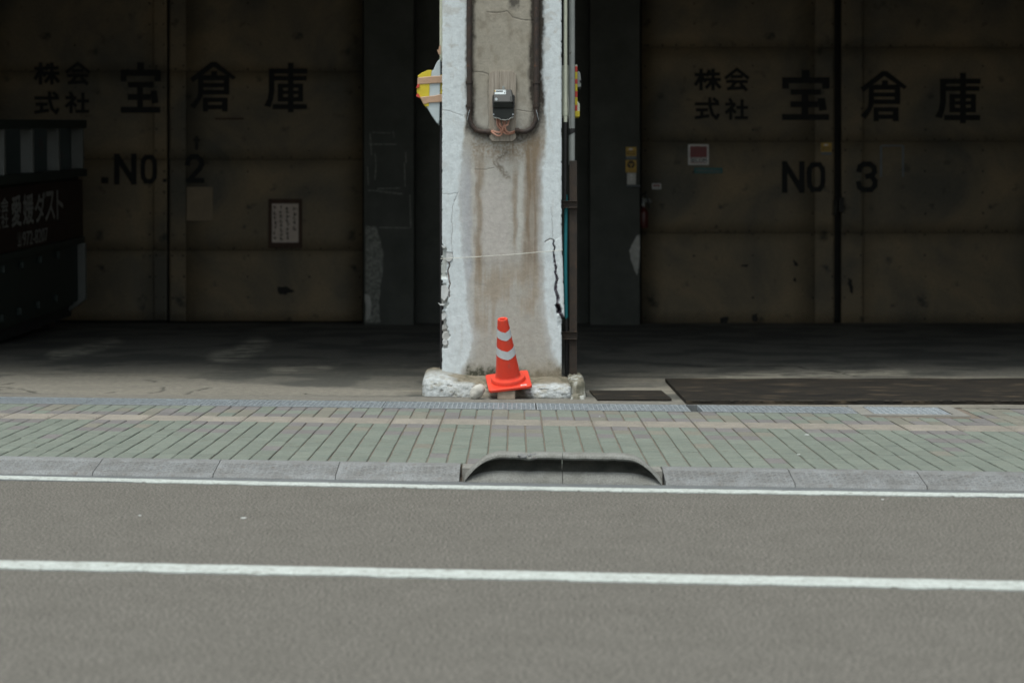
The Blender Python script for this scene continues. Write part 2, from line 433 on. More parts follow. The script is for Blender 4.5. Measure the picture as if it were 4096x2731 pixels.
# ================================================================== GROUND, ROAD, PAVEMENT
K = 0.125                       # the street runs 7 degrees off the warehouse front
ZR = -0.05                      # road level below the pavement
def dd(D, x, k=K): return D - k * x
XL, XR = -60.0, 60.0
def strip(D0, D1, z0, z1, name, mat, xl=XL, xr=XR, th=.1, n=1, k=K):
    m = MB()
    for i in range(n):
        a = xl + (xr - xl) * i / n; b = xl + (xr - xl) * (i + 1) / n
        m.hexa([(a, dd(D0, a, k), z0 - th), (b, dd(D0, b, k), z0 - th), (b, dd(D1, b, k), z1 - th), (a, dd(D1, a, k), z1 - th)],
               [(a, dd(D0, a, k), z0), (b, dd(D0, b, k), z0), (b, dd(D1, b, k), z1), (a, dd(D1, a, k), z1)])
    return m.build(name, mat, org=(0, dd(D0, 0), z0))

m = MB(); m.add([(-900, -900, -.30), (900, -900, -.30), (900, 900, -.30), (-900, 900, -.30)], [(0, 1, 2, 3)])
tag(m.build('ground', 'ground', org=(0, 0, -.30)), kind='structure')
road = tag(strip(-16.0, 8.90, ZR, ZR, 'road', 'asphalt', th=.2), kind='structure')
ORG[road.name] = Vector(road.location)
def wavy_line(D, w, k, name, parent, amp, q=0.0):
    m = MB(); xs = np.arange(-14, 14.01, .02)
    e0 = (fbm(xs * 9, xs * 0 + 3, 3, 5) - .5) * amp; e1 = (fbm(xs * 11, xs * 0 + 7, 3, 9) - .5) * amp * .5
    vs = []; fs = []; D_0 = D
    for i, x in enumerate(xs):
        D = D_0 + q * min(x * x, 12.0)                             # the line bows a little along the street
        for y, z in ((D - k * x - w / 2 + e0[i], ZR + .001), (D - k * x - w / 2 + e0[i], ZR + .006), (D - k * x + w / 2 + e1[i], ZR + .006), (D - k * x + w / 2 + e1[i], ZR + .001)):
            vs.append((x, y, z))
        if i:
            b = i * 4; a = b - 4
            fs += [(a, b, b + 1, a + 1), (a + 1, b + 1, b + 2, a + 2), (a + 2, b + 2, b + 3, a + 3)]
    m.add(vs, fs)
    return m.build(name, 'line', parent)
wavy_line(8.915, .105, .127, 'edge_line', road, .03, .0095)
wavy_line(6.715, .155, .1136, 'centre_line', road, .03)
tag(strip(8.90, 9.16, ZR + .003, ZR - .004, 'gutter', 'gutter', th=.2), kind='structure')

# ---- kerb: low ramped stones either side of a short raised pair
kerb = tag(strip(9.16, 9.44, ZR - .02, ZR - .02, 'kerb', 'bed', th=.15), kind='structure')
def ramp_mesh(L):
    m = MB()
    prof = [(-.004, ZR - .03), (-.004, ZR - .002), (.012, ZR + .013), (.205, -.006), (.222, 0), (.284, 0), (.284, -.06)]
    nx = 2
    xs = [0, L]
    vs = [(x, y - K * x, z) for x in xs for y, z in prof]
    n = len(prof)
    fs = [(i, n + i, n + (i + 1) % n, (i + 1) % n) for i in range(n)] + [tuple(range(n)), tuple(range(2 * n - 1, n - 1, -1))]
    m.add(vs, fs)
    # raised tread pattern: herringbone ribs on the slope, pressed into the precast stone
    ny = 8; nr = int(L / .030)
    for j in range(ny):
        t = .030 + j * .0215
        for i in range(nr):
            x = .02 + i * (L - .045) / max(nr - 1, 1) + random.uniform(-.002, .002)
            sg = 1 if (i + j) % 2 else -1
            zz = lambda yy: ZR + .013 + (yy - .012) / .193 * (-.006 - ZR - .013)
            y0, y1 = t - sg * .006, t + sg * .006
            a = (x, y0, zz(y0)); b = (x + .021, y1, zz(y1)); w = .0035; h = .0028
            A = [(a[0], a[1] - w, zz(a[1] - w) - .001), (b[0], b[1] - w, zz(b[1] - w) - .001), (b[0], b[1] + w, zz(b[1] + w) - .001), (a[0], a[1] + w, zz(a[1] + w) - .001)]
            B = [(p[0], p[1] * .6 + (a[1] if q in (0, 3) else b[1]) * .4, p[2] + h + .001) for q, p in enumerate(A)]
            A = [(p[0], p[1] - K * p[0], p[2]) for p in A]; B = [(p[0], p[1] - K * p[0], p[2]) for p in B]
            m.add(A + B, [(4, 5, 6, 7), (0, 1, 5, 4), (1, 2, 6, 5), (2, 3, 7, 6), (3, 0, 4, 7)])
    return m.mesh('kerb_stone', ['kerb'])
SL = .60
ramp = ramp_mesh(SL - .004)
KX0, KX1 = PX(1856, 9.18), PX(2646, 9.08)      # the raised pair
def put_ramp(x):
    o = bpy.data.objects.new('kerb_stone', ramp)
    o.location = Vector((x, dd(9.153, x), 0)) - ORG[kerb.name]
    link(o, kerb)
for i in range(1, 6): put_ramp(KX0 - .02 - SL * i)
for i in range(0, 6): put_ramp(KX1 + .02 + SL * i)
# raised kerb: two mirrored end stones with rounded outer shoulders and an undercut face, darker in the throat
def raised(x0, x1, flip):
    n = 34
    xs = np.linspace(x0, x1, n); rows = []
    for i, x in enumerate(xs):
        t = (x - x0) / (x1 - x0)
        if flip: t = 1 - t
        rise = 1 - (1 - min(t / .40, 1)) ** 2.2                     # rounded shoulder
        top = ZR + .014 + (.134 - .014) * rise + (fbm(np.array([x * 30.]), np.array([1.]), 3, 3)[0] - .5) * .005
        if abs(x - PX(2118, 9.27)) < .035: top -= .006 * (1 - abs(x - PX(2118, 9.27)) / .035)
        h = top - ZR
        u = .092 * min(1, rise * 1.2)                               # how deep the throat runs under the nosing
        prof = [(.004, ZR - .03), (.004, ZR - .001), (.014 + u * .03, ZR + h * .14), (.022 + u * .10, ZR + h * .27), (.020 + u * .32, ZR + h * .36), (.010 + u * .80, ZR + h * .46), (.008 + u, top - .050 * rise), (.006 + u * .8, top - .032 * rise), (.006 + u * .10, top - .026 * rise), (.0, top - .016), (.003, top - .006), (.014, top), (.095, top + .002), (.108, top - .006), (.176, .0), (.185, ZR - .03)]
        rows.append([(x, dd(9.143, x) + y, z) for y, z in prof])
    m = MB(); k = len(rows[0]); vs = [p for r in rows for p in r]; fs = []
    for i in range(n - 1):
        for j in range(k):
            fs.append((i * k + j, (i + 1) * k + j, (i + 1) * k + (j + 1) % k, i * k + (j + 1) % k))
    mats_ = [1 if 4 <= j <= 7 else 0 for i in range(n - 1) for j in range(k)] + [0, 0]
    fs += [tuple(range(k)), tuple(range((n - 1) * k + k - 1, (n - 1) * k - 1, -1))]
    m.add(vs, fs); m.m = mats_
    return m.build('raised_kerb_stone', ['kerb_dirty', 'kerb_throat'], kerb, smooth=True)
for a_, b_ in ((KX0 - .012, KX1 + .012),):                          # mortar bed behind the raised stones
    m = MB(); m.hexa([(a_, dd(9.27, a_), -.1), (b_, dd(9.27, b_), -.1), (b_, dd(9.44, b_), -.1), (a_, dd(9.44, a_), -.1)], [(a_, dd(9.27, a_), -.003), (b_, dd(9.27, b_), -.003), (b_, dd(9.44, b_), -.003), (a_, dd(9.44, a_), -.003)])
    m.build('mortar_bed', 'cover_concrete', kerb)
XM = PX(2250, 9.14)
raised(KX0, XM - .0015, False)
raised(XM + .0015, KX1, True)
m = MB()                                                            # mortar lump left on the nosing, and the filled joint
bmx, bmz = PX(2118, 9.14), ZR + .124
for k in range(9):
    a = random.uniform(-.045, .045); b = random.uniform(-.012, .004)
    m.lathe([(.001, bmz + b - .010), (.013, bmz + b - .006), (.016, bmz + b), (.010, bmz + b + .007), (.001, bmz + b + .009)], 9, 0, (bmx + a, dd(9.148, bmx) + random.uniform(0, .014)))
m.build('mortar_lump', 'kerb', kerb, smooth=True)

# ---- pavement: bed with pavers and a line of guidance tiles
pave = tag(strip(9.437, 12.18, -.008, -.008, 'pavement', 'bed', xl=-9, xr=9, th=.15), kind='structure')
PO = ORG[pave.name]
m = MB(); a_, b_ = 2.13, 9.0; m.hexa([(a_, dd(12.18, a_), -.15), (b_, dd(12.18, b_), -.15), (b_, dd(12.64, b_), -.15), (a_, dd(12.64, a_), -.15)], [(a_, dd(12.18, a_), -.0125), (b_, dd(12.18, b_), -.0125), (b_, dd(12.64, b_), -.0125), (a_, dd(12.64, a_), -.0125)]); m.build('bed', 'bed', pave)
PW = .0992; XJ = -.141                       # column pitch and one joint that runs through
def paver_mesh(L, w, mat, name, jit=0.0, gx=.0075, gy=.0022):
    m = MB(); b = .004
    x0, x1, y0, y1 = gx / 2, w - gx / 2, gy / 2, L - gy / 2
    bot = [(x0, y0 - K * x0, -.04), (x1, y0 - K * x1, -.04), (x1, y1 - K * x1, -.04), (x0, y1 - K * x0, -.04)]
    mid = [(p[0], p[1], -.003) for p in bot]
    top = [(x0 + b, y0 + b * .5 - K * (x0 + b), 0), (x1 - b, y0 + b * .5 - K * (x1 - b), 0), (x1 - b, y1 - b * .5 - K * (x1 - b), 0), (x0 + b, y1 - b * .5 - K * (x0 + b), 0)]
    m.add(bot + mid + top, [(0, 1, 5, 4), (1, 2, 6, 5), (2, 3, 7, 6), (3, 0, 4, 7), (4, 5, 9, 8), (5, 6, 10, 9), (6, 7, 11, 10), (7, 4, 8, 11), (8, 9, 10, 11)])
    return m
ROWS = [(9.44 + .2 * i, .2) for i in range(9)] + [(11.54 + .2133 * i, .2133) for i in range(5)]
COLS = list(range(-44, 46))
cells = []
for ri, (D, L) in enumerate(ROWS):
    for c in COLS:
        g = math.floor((c) / 3)
        par = g % 2
        rr = random.random()
        if ri >= 9:      kind = 'purple' if (ri == 9 and par) else ('beige' if rr < .55 and not par else ('green' if rr < .8 else 'purple'))
        elif ri == 8:    kind = 'purple' if not par else 'green'
        elif ri == 7:    kind = 'green' if rr < .75 else 'beige'
        elif ri == 6:    kind = 'purple' if (g % 4 == 0 or (g % 4 == 2 and rr < .6)) else 'green'
        else:            kind = 'green' if rr < .975 else ('beige' if rr < .98 else 'purple')
        x = XJ + c * PW
        y = D - K * x
        vis = abs(x / y) < .29
        if ri >= 12 and x < 2.13: continue                       # the drain takes this strip
        if 2.05 < x < 2.79 and 11.50 < y < 12.44 and ri >= 9: 
            if x + PW > 2.125 and y + L > 11.80 - .1 and x < 2.79: continue   # the inspection cover takes this square
        cells.append((y, ri, c, x, L, kind, vis))
big = sorted([c for c in cells if c[6]], key=lambda c: c[0])[:300]
bigset = {(c[1], c[2]) for c in big}
pm = {}
fields = {k: MB() for k in ('green', 'purple', 'beige')}
for y, ri, c, x, L, kind, vis in cells:
    dz = random.uniform(-.0018, .0014)
    if (ri, c) in bigset:
        key = (L, kind)
        if key not in pm: pm[key] = paver_mesh(L, PW, kind, 'paver').mesh('paver', ['paver_' + kind])
        o = bpy.data.objects.new('paver', pm[key])
        o.location = Vector((x + random.uniform(-.0012, .0012), y, dz)) - PO
        o.rotation_euler = (R(random.uniform(-.25, .25)), R(random.uniform(-.5, .5)), 0)
        link(o, pave)
    else:
        q = paver_mesh(L, PW, kind, 'x')
        jx = random.uniform(-.0012, .0012)
        fields[kind].add([(vx + x + jx, vy + y, vz + dz) for vx, vy, vz in q.v], q.f)
for kind, mb in fields.items():
    tag(mb.build('paver_field', 'field_' + kind, pave), kind='stuff')
def guide_mesh():
    w = PW * 3; m = paver_mesh(.30, w, 'guide', 'g', gx=.008, gy=.004)
    for i in range(4):
        y = .042 + i * .072
        x0, x1 = .016, w - .016
        m.hexa([(x0, y - .014 - K * x0, -.001), (x1, y - .014 - K * x1, -.001), (x1, y + .014 - K * x1, -.001), (x0, y + .014 - K * x0, -.001)],
               [(x0 + .005, y - .008 - K * x0, .0045), (x1 - .005, y - .008 - K * x1, .0045), (x1 - .005, y + .008 - K * x1, .0045), (x0 + .005, y + .008 - K * x0, .0045)])
    return m.mesh('guidance_tile', ['guide'])
gm_ = guide_mesh()
for g in range(-14, 15):
    x = XJ + g * 3 * PW; y = 11.24 - K * x
    o = bpy.data.objects.new('guidance_tile', gm_)
    o.location = Vector((x, y, random.uniform(-.001, .002))) - PO
    o.rotation_euler = (R(random.uniform(-.3, .3)), R(random.uniform(-.3, .3)), 0)
    link(o, pave)

# ---- drain: concrete channel with steel grates
chan = tag(strip(12.18, 12.62, -.16, -.16, 'drain_channel', 'channel', xl=-9, xr=2.125, th=.1), kind='structure')
m = MB()
for D0, D1 in ((12.165, 12.185), (12.605, 12.625)):
    a, b = -9.0, 2.10
    m.hexa([(a, dd(D0, a), -.2), (b, dd(D0, b), -.2), (b, dd(D1, b), -.2), (a, dd(D1, a), -.2)], [(a, dd(D0, a), .001), (b, dd(D0, b), .001), (b, dd(D1, b), .001), (a, dd(D1, a), .001)])
m.build('channel_edge', 'gutter', chan)
def grate(x0, x1, label, parent_x=None):
    t = thing('drain_grate', label, 'drain grate', (x0, dd(12.40, x0), 0), group='steel grates along the drain')
    A, B = 12.192, 12.598
    fr = MB(); bars = MB(); zt, zb = .002, -.030
    def bar(mb, xa, xb, da, db, z0=zb, z1=zt):
        mb.hexa([(xa, dd(da, xa), z0), (xb, dd(da, xb), z0), (xb, dd(db, xb), z0), (xa, dd(db, xa), z0)], [(xa, dd(da, xa), z1), (xb, dd(da, xb), z1), (xb, dd(db, xb), z1), (xa, dd(db, xa), z1)])
    bar(fr, x0, x1, A, A + .008); bar(fr, x0, x1, B - .008, B)
    bar(fr, x0, x0 + .006, A + .008, B - .008); bar(fr, x1 - .006, x1, A + .008, B - .008)
    n = int((x1 - x0) / .0295)
    for i in range(1, n):
        x = x0 + (x1 - x0) * i / n
        bar(bars, x - .0024, x + .0024, A + .008, B - .008, zb, zt - .001)
    for j in range(1, 9):
        D = A + (B - A) * j / 9
        bar(bars, x0 + .006, x1 - .006, D - .0040, D + .0040, zt - .010, zt - .002)
    fr.build('frame', 'galv', t)
    tag(bars.build('bars', 'galv', t), kind='stuff')
gx = [PX(2143, 12.38) - .985 * i for i in range(0, 6)]
names = ['steel drain grate below the white stone and pale plinth end', 'steel drain grate along the cracked concrete beside the plinth', 'steel drain grate along the cracked pale concrete patch',
         'steel drain grate in front of the container bay', 'steel drain grate at the outer end of the drain']
for i in range(5): grate(gx[i + 1] + .004, gx[i] - .004, names[i])
grate(gx[0] + .006, PX(2752, 12.25), 'steel drain grate below the traffic cone and small plate')
grate(PX(2800, 12.25), PX(3420, 12.1), 'steel drain grate below the long dark plate, beside the open slot')

# inspection cover beside the end of the drain
ic = thing('inspection_cover', 'square steel inspection cover set in a concrete frame beside the drain end', 'manhole cover', (2.45, 12.05, 0))
q = [(2.125, 11.80), (2.775, 11.72), (2.790, 12.36), (2.140, 12.44)]
cx_, cy_ = sum(p[0] for p in q) / 4, sum(p[1] for p in q) / 4
sc_ = lambda f, g: [(cx_ + (p[0] - cx_) * f, cy_ + (p[1] - cy_) * g) for p in q]
m = MB(); o_, i_ = sc_(1, 1), sc_(.74, .74)
for k in range(4):
    k2 = (k + 1) % 4
    a, b, c, e = o_[k], o_[k2], i_[k2], i_[k]
    m.add([(p[0], p[1], z) for z in (-.05, .004) for p in (a, b, c, e)], [(4, 5, 6, 7), (0, 1, 5, 4), (2, 3, 7, 6)])
m.build('frame', 'cover_concrete', ic)
m = MB(); ii = sc_(.71, .71); m.prism_z(ii, -.03, .002)
for r in range(18):
    for c in range(12):
        u = (c + .5) / 12; v = (r + .5) / 18
        p = [ii[0][j] * (1 - u) * (1 - v) + ii[1][j] * u * (1 - v) + ii[2][j] * u * v + ii[3][j] * (1 - u) * v for j in (0, 1)]
        sg = 1 if (r + c) % 2 else -1
        m.prism_z([(p[0] - .012, p[1] - sg * .006 - .003), (p[0] - .012, p[1] - sg * .006 + .003), (p[0] + .012, p[1] + sg * .006 + .003), (p[0] + .012, p[1] + sg * .006 - .003)], .002, .0045)
m.build('cover_plate', 'galv', ic)
m = MB(); m.prism_z(sc_(1.16, 1.16), -.1, -.0035); m.build('surround', 'bed', ic)

# ================================================================== BAY FLOOR
xs = np.concatenate([np.arange(-9, -4.3, .15), np.arange(-4.3, 4.3, .016), np.arange(4.3, 9.01, .15)])
ts = np.concatenate([np.arange(0, 3.4, .016), np.arange(3.4, 10.4, .06)])
T, X = np.meshgrid(ts, xs, indexing='ij')
fr_ = np.clip(1 - T / 1.0, 0, 1)
Y = 12.62 + T - K * X * fr_ + 0
Y = np.maximum(Y, 12.62 - K * X * fr_)
Zf = (fbm(X * 3, Y * 3, 4, 21) - .5) * .008
pxg = CX + X / Y * F; pyg = HY + F * HC / Y          # where the floor point falls in the photograph
n1 = fbm(X * 2.2, Y * 2.2, 5, 31); n2 = fbm(X * 7, Y * 9, 5, 41); n3 = fbm(X * 1.1, Y * 4.0, 4, 51)
colf = np.zeros(X.shape + (3,)); colf[:] = (.125, .120, .104)
colf = lerp(colf, (.072, .072, .064), sstep(.40, .62, n1))
colf = lerp(colf, (.21, .195, .16), sstep(.50, .74, n3) * sstep(16.4, 13.6, Y) * .9)
apr = sstep(0, 1, (12.62 + .34 - K * X * .8 - Y + (n2 - .5) * .12) / .06 + .5)   # mortar apron beside the drain
colf = lerp(colf, (.165, .157, .138), apr)
pb = np.interp(pxg, [-400, 0, 620, 760, 980, 1320, 1700, 1760], [1497, 1503, 1503, 1515, 1533, 1553, 1562, 1572])
pe = np.interp(pxg, [-400, 0, 400, 900, 1700], [1566, 1570, 1577, 1580, 1582])
wob = (fbm(pxg / 90, pyg / 14, 4, 61) - .5) * 22
patch = sstep(-3, 3, pyg - pb + wob) * sstep(3, -3, pyg - pe + wob * .15) * sstep(1690, 1560, pxg)
colf = lerp(colf, (.19, .178, .152), patch * (.72 + .28 * n2))
for pts in ([(0, 1545), (90, 1556), (140, 1570)], [(0, 1555), (60, 1552), (140, 1566)], [(430, 1571), (455, 1566)], [(580, 1520), (625, 1527)],
            [(740, 1577), (765, 1567), (800, 1556), (845, 1549)], [(600, 1570), (640, 1566), (660, 1548)], [(1225, 1573), (1240, 1578)],
            [(0, 1538), (60, 1530)]):
    dcr = seg_dist(pxg + (n2 - .5) * 26, (pyg + (fbm(X * 20, Y * 20, 3, 71) - .5) * 5) * 4, [(a, b * 4) for a, b in pts])
    k = sstep(9, 3, dcr)
    colf = lerp(colf, (.045, .043, .037), k); Zf -= .008 * k
for pts in ([(2600, 1453), (2710, 1458), (2830, 1466), (2990, 1464), (3180, 1462), (3230, 1475)], [(3310, 1480), (3370, 1492), (3440, 1508)]):
    dcr = seg_dist(pxg + (n2 - .5) * 30, (pyg + (n2 - .5) * 8) * 4, [(a, b * 4) for a, b in pts])
    k = sstep(9, 2, dcr)
    colf = lerp(colf, (.03, .03, .027), k); Zf -= .005 * k
lt = sstep(.40, .65, n3) * sstep(1500, 1530, pyg) * sstep(2300, 2500, pxg)
colf = lerp(colf, (.20, .185, .155), lt * .7)
def scuff(pts, w, s):
    global colf
    dcr = seg_dist(pxg, pyg * 2.2, [(a, b * 2.2) for a, b in pts])
    k = sstep(w, w * .25, dcr) * sstep(.38, .56, fbm(X * 6, Y * 14, 5, 81)) * s
    colf = lerp(colf, (.36, .34, .28), k)
scuff([(225, 1418), (330, 1400), (450, 1368)], 60, .9)
scuff([(885, 1425), (960, 1415), (1030, 1372)], 75, 1.0)
scuff([(1100, 1480), (1300, 1475)], 40, .5); scuff([(2700, 1530), (3000, 1500), (3600, 1490)], 50, .5)
pl = sstep(.42, .30, np.hypot((X - .0) / 1.7, (Y - 13.0)) * .5 + (n2 - .5) * .2)
fl = grid_obj('bay_floor', X, Y, Zf, colf, 'floor', org=(0, 15, 0))
tag(fl, kind='structure')
m = MB(); m.box(-9, 9, 13.8, 23.2, -.25, -.02); tag(m.build('floor_slab', 'ground'), kind='structure')

# ================================================================== WAREHOUSE SHELL
DB = 22.6                       # front of the sliding doors
DP = 22.2                       # front of the wall piers
LZ = 4.35                       # underside of the front beam
DF = 13.4                       # front of the pillar and the beam
wh = thing('warehouse', 'open fronted warehouse bay, dark inside, with a deep front beam on a pillar', 'building', (0, 23.0, 0))
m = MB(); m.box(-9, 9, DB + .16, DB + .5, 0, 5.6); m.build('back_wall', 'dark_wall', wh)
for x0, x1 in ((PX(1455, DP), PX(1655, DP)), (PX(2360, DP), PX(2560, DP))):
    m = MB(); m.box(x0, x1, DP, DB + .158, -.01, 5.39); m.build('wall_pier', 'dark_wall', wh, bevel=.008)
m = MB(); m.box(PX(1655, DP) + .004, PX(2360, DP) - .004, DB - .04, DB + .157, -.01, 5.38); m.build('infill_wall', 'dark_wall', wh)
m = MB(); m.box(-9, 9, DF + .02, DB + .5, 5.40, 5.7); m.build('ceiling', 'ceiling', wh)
m = MB(); m.box(-9, 9, DF, DF + .55, LZ, 8.0); m.build('front_beam', 'facade', wh, bevel=.01)
for s in (-1, 1):
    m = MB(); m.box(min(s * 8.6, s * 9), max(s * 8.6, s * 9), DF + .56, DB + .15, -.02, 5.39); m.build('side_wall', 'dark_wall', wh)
    m = MB(); m.box(min(s * 7.6, s * 9), max(s * 7.6, s * 9), DF + .004, DF + .5, -.02, LZ - .002); m.build('unseen_front_wall', 'facade', wh)  # unseen walls, put in to shape the light entering the bay
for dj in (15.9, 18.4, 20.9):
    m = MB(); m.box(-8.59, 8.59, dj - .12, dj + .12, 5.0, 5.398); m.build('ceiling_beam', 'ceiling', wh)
# bare plaster where the skim has come off the piers
def jag(pts, d, seed, amp=3.0):
    r = random.Random(seed); out = []
    for (a, b), (c, e) in zip(pts, pts[1:] + pts[:1]):
        for k in range(4):
            t = k / 4
            out.append((PX(a + (c - a) * t + r.uniform(-amp, amp), d), PZ(b + (e - b) * t + r.uniform(-amp, amp), d)))
    return out
m = MB(); m.prism(jag([(2559, 937), (2546, 945), (2533, 968), (2519, 1000), (2524, 1040), (2534, 1072), (2546, 1100), (2551, 1098), (2556, 1060), (2559, 1010)], DP, 1, 2.0), DP - .004, DP + .01)
m.build('bare_patch', 'bare_wall', wh)
m = MB(); m.prism(jag([(1458, 905), (1505, 905), (1520, 960), (1534, 1010), (1532, 1070), (1522, 1130), (1516, 1200), (1520, 1288), (1460, 1292)], DP, 2, 4), DP - .003, DP + .01)
m.build('bare_patch', 'chalk', wh)
m = MB(); m.prism(jag([(1461, 1175), (1476, 1180), (1484, 1215), (1480, 1270), (1464, 1280)], DP, 3, 3), DP - .006, DP + .01)
m.build('bare_patch', 'bare_wall', wh)
m = MB()                       # chalk marks on the left pier
for pts in ([(1488, 530), (1560, 533)], [(1573, 528), (1576, 552)], [(1478, 577), (1585, 578)], [(1480, 535), (1486, 620)], [(1470, 670), (1474, 740)],
            [(1622, 610), (1625, 650)], [(1618, 650), (1620, 745)], [(1475, 762), (1520, 764), (1610, 776)], [(1520, 768), (1600, 776)], [(1640, 780), (1643, 910)], [(1515, 910), (1640, 912)],
            [(1500, 615), (1504, 660), (1500, 720)], [(1510, 755), (1600, 753)]):
    ribbon(m, [(PX(a, DP), PZ(b, DP)) for a, b in pts], .011, DP, .0015)
m.build('chalk_marks', 'chalk', wh)

# ================================================================== SLIDING DOORS
def zoomer(s, ox, oy, d): return lambda a, b: (PX(ox + a / s, d), PZ(oy + b / s, d))
KAN = {}
KAN['takara'] = dict(rect=[(.41, 0, .58, .16), (0, .145, 1, .265), (0, .15, .145, .375), (.845, .15, 1, .375), (.18, .385, .82, .495), (.41, .385, .555, .89), (.175, .625, .76, .745), (0, .88, .99, 1)],
                     poly=[[(.75, .565), (.90, .555), (.945, .80), (.78, .82)]])
KAN['kura'] = dict(rect=[(.46, .185, .59, .30), (.285, .27, .855, .375), (.285, .425, .855, .515), (.285, .565, .855, .66), (.735, .28, .855, .66), (.175, .28, .29, .62),
                         (.28, .72, .39, 1), (.695, .72, .82, 1), (.28, .72, .82, .81), (.28, .865, .82, .955)],
                   poly=[[(.46, 0), (.57, 0), (1, .31), (.94, .365), (.515, .10)], [(.46, 0), (.515, .10), (.065, .415), (0, .335)], [(.175, .60), (.29, .60), (.27, .70), (.21, .80), (.155, .72)], [(.165, .70), (.25, .75), (.10, .95), (.0, .885)]])
KAN['ko'] = dict(rect=[(.55, 0, .68, 1), (.11, .115, 1, .22), (.235, .265, .98, .36), (.315, .42, .90, .51), (.315, .56, .90, .635), (.315, .69, .90, .785), (.315, .42, .44, .785), (.785, .42, .90, .785), (.20, .835, .99, .94), (.11, .12, .24, .58)],
                 poly=[[(.11, .57), (.24, .57), (.215, .72), (.155, .90), (.0, .87), (.085, .72)]])
def kanji(which, x0, y0, x1, y1, d, parent):
    """bold brush-stencil character painted inside the photo box x0..x1, y0..y1"""
    K_ = KAN[which]; m = MB(); t = .002
    f = lambda u, v: (PX(x0 + u * (x1 - x0), d), PZ(y0 + v * (y1 - y0), d))
    for a, b, c, e in K_['rect']:
        t += .00017; m.prism([f(a, b), f(c, b), f(c, e), f(a, e)], d - t, d + .001)
    for p in K_['poly']:
        t += .00017; m.prism([f(*q) for q in p], d - t, d + .001)
    return m.build('painted_character', 'paint_black', parent)
STR = {
 'kabu': [[(.0, .25), (.42, .25)], [(.22, 0), (.22, 1)], [(.22, .3), (0, .75)], [(.24, .36), (.40, .6)], [(.56, .05), (.47, .3)], [(.5, .22), (.97, .22)], [(.44, .5), (1, .5)], [(.72, 0), (.72, 1)], [(.70, .54), (.45, .9)], [(.74, .54), (1, .9)]],
 'kai': [[(.5, 0), (0, .42)], [(.5, 0), (1, .42)], [(.28, .36), (.72, .36)], [(.06, .6), (.94, .6)], [(.45, .62), (.2, .93)], [(.1, .95), (.85, .9)], [(.68, .72), (.92, 1)]],
 'shiki': [[(0, .28), (1, .28)], [(.05, .58), (.5, .58)], [(.27, .58), (.27, .9)], [(0, .97), (.55, .88)], [(.62, 0), (.64, .42), (.74, .8), (.92, 1), (1, .82)], [(.8, .03), (.96, .16)]],
 'sha': [[(.2, 0), (.28, .14)], [(.03, .25), (.42, .25)], [(.42, .27), (.03, .68)], [(.24, .5), (.24, 1)], [(.30, .5), (.44, .66)], [(.55, .42), (1, .42)], [(.77, .05), (.77, .95)], [(.48, .95), (1, .95)]],
 'N': [[(0.08, 0), (.08, 1)], [(.1, .04), (.9, .96)], [(.92, 0), (.92, 1)]],
 'O': [[(.30, .06), (.70, .06), (.88, .2), (.92, .35), (.92, .65), (.88, .8), (.70, .94), (.30, .94), (.12, .8), (.08, .65), (.08, .35), (.12, .2), (.30, .06)]],
 '2': [[(.08, .34), (.12, .18), (.32, .06), (.62, .06), (.86, .18), (.9, .34), (.78, .5), (.14, .93)], [(.08, .93), (.96, .93)]],
 '3': [[(.08, .28), (.14, .14), (.34, .06), (.66, .06), (.88, .17), (.91, .33), (.76, .45), (.5, .48)], [(.76, .49), (.93, .63), (.92, .8), (.72, .94), (.32, .94), (.10, .84), (.06, .70)]],
 '.': [[(.3, .5), (.7, .5)]],
}
def brush(which, x0, y0, x1, y1, d, parent, w=.15, mat='paint_black', name='painted_character'):
    m = MB()
    for st in STR[which]:
        ribbon(m, [(PX(x0 + u * (x1 - x0), d), PZ(y0 + v * (y1 - y0), d)) for u, v in st], w * abs(PX(x1, d) - PX(x0, d)), d, .002)
    return m.build(name, mat, parent)

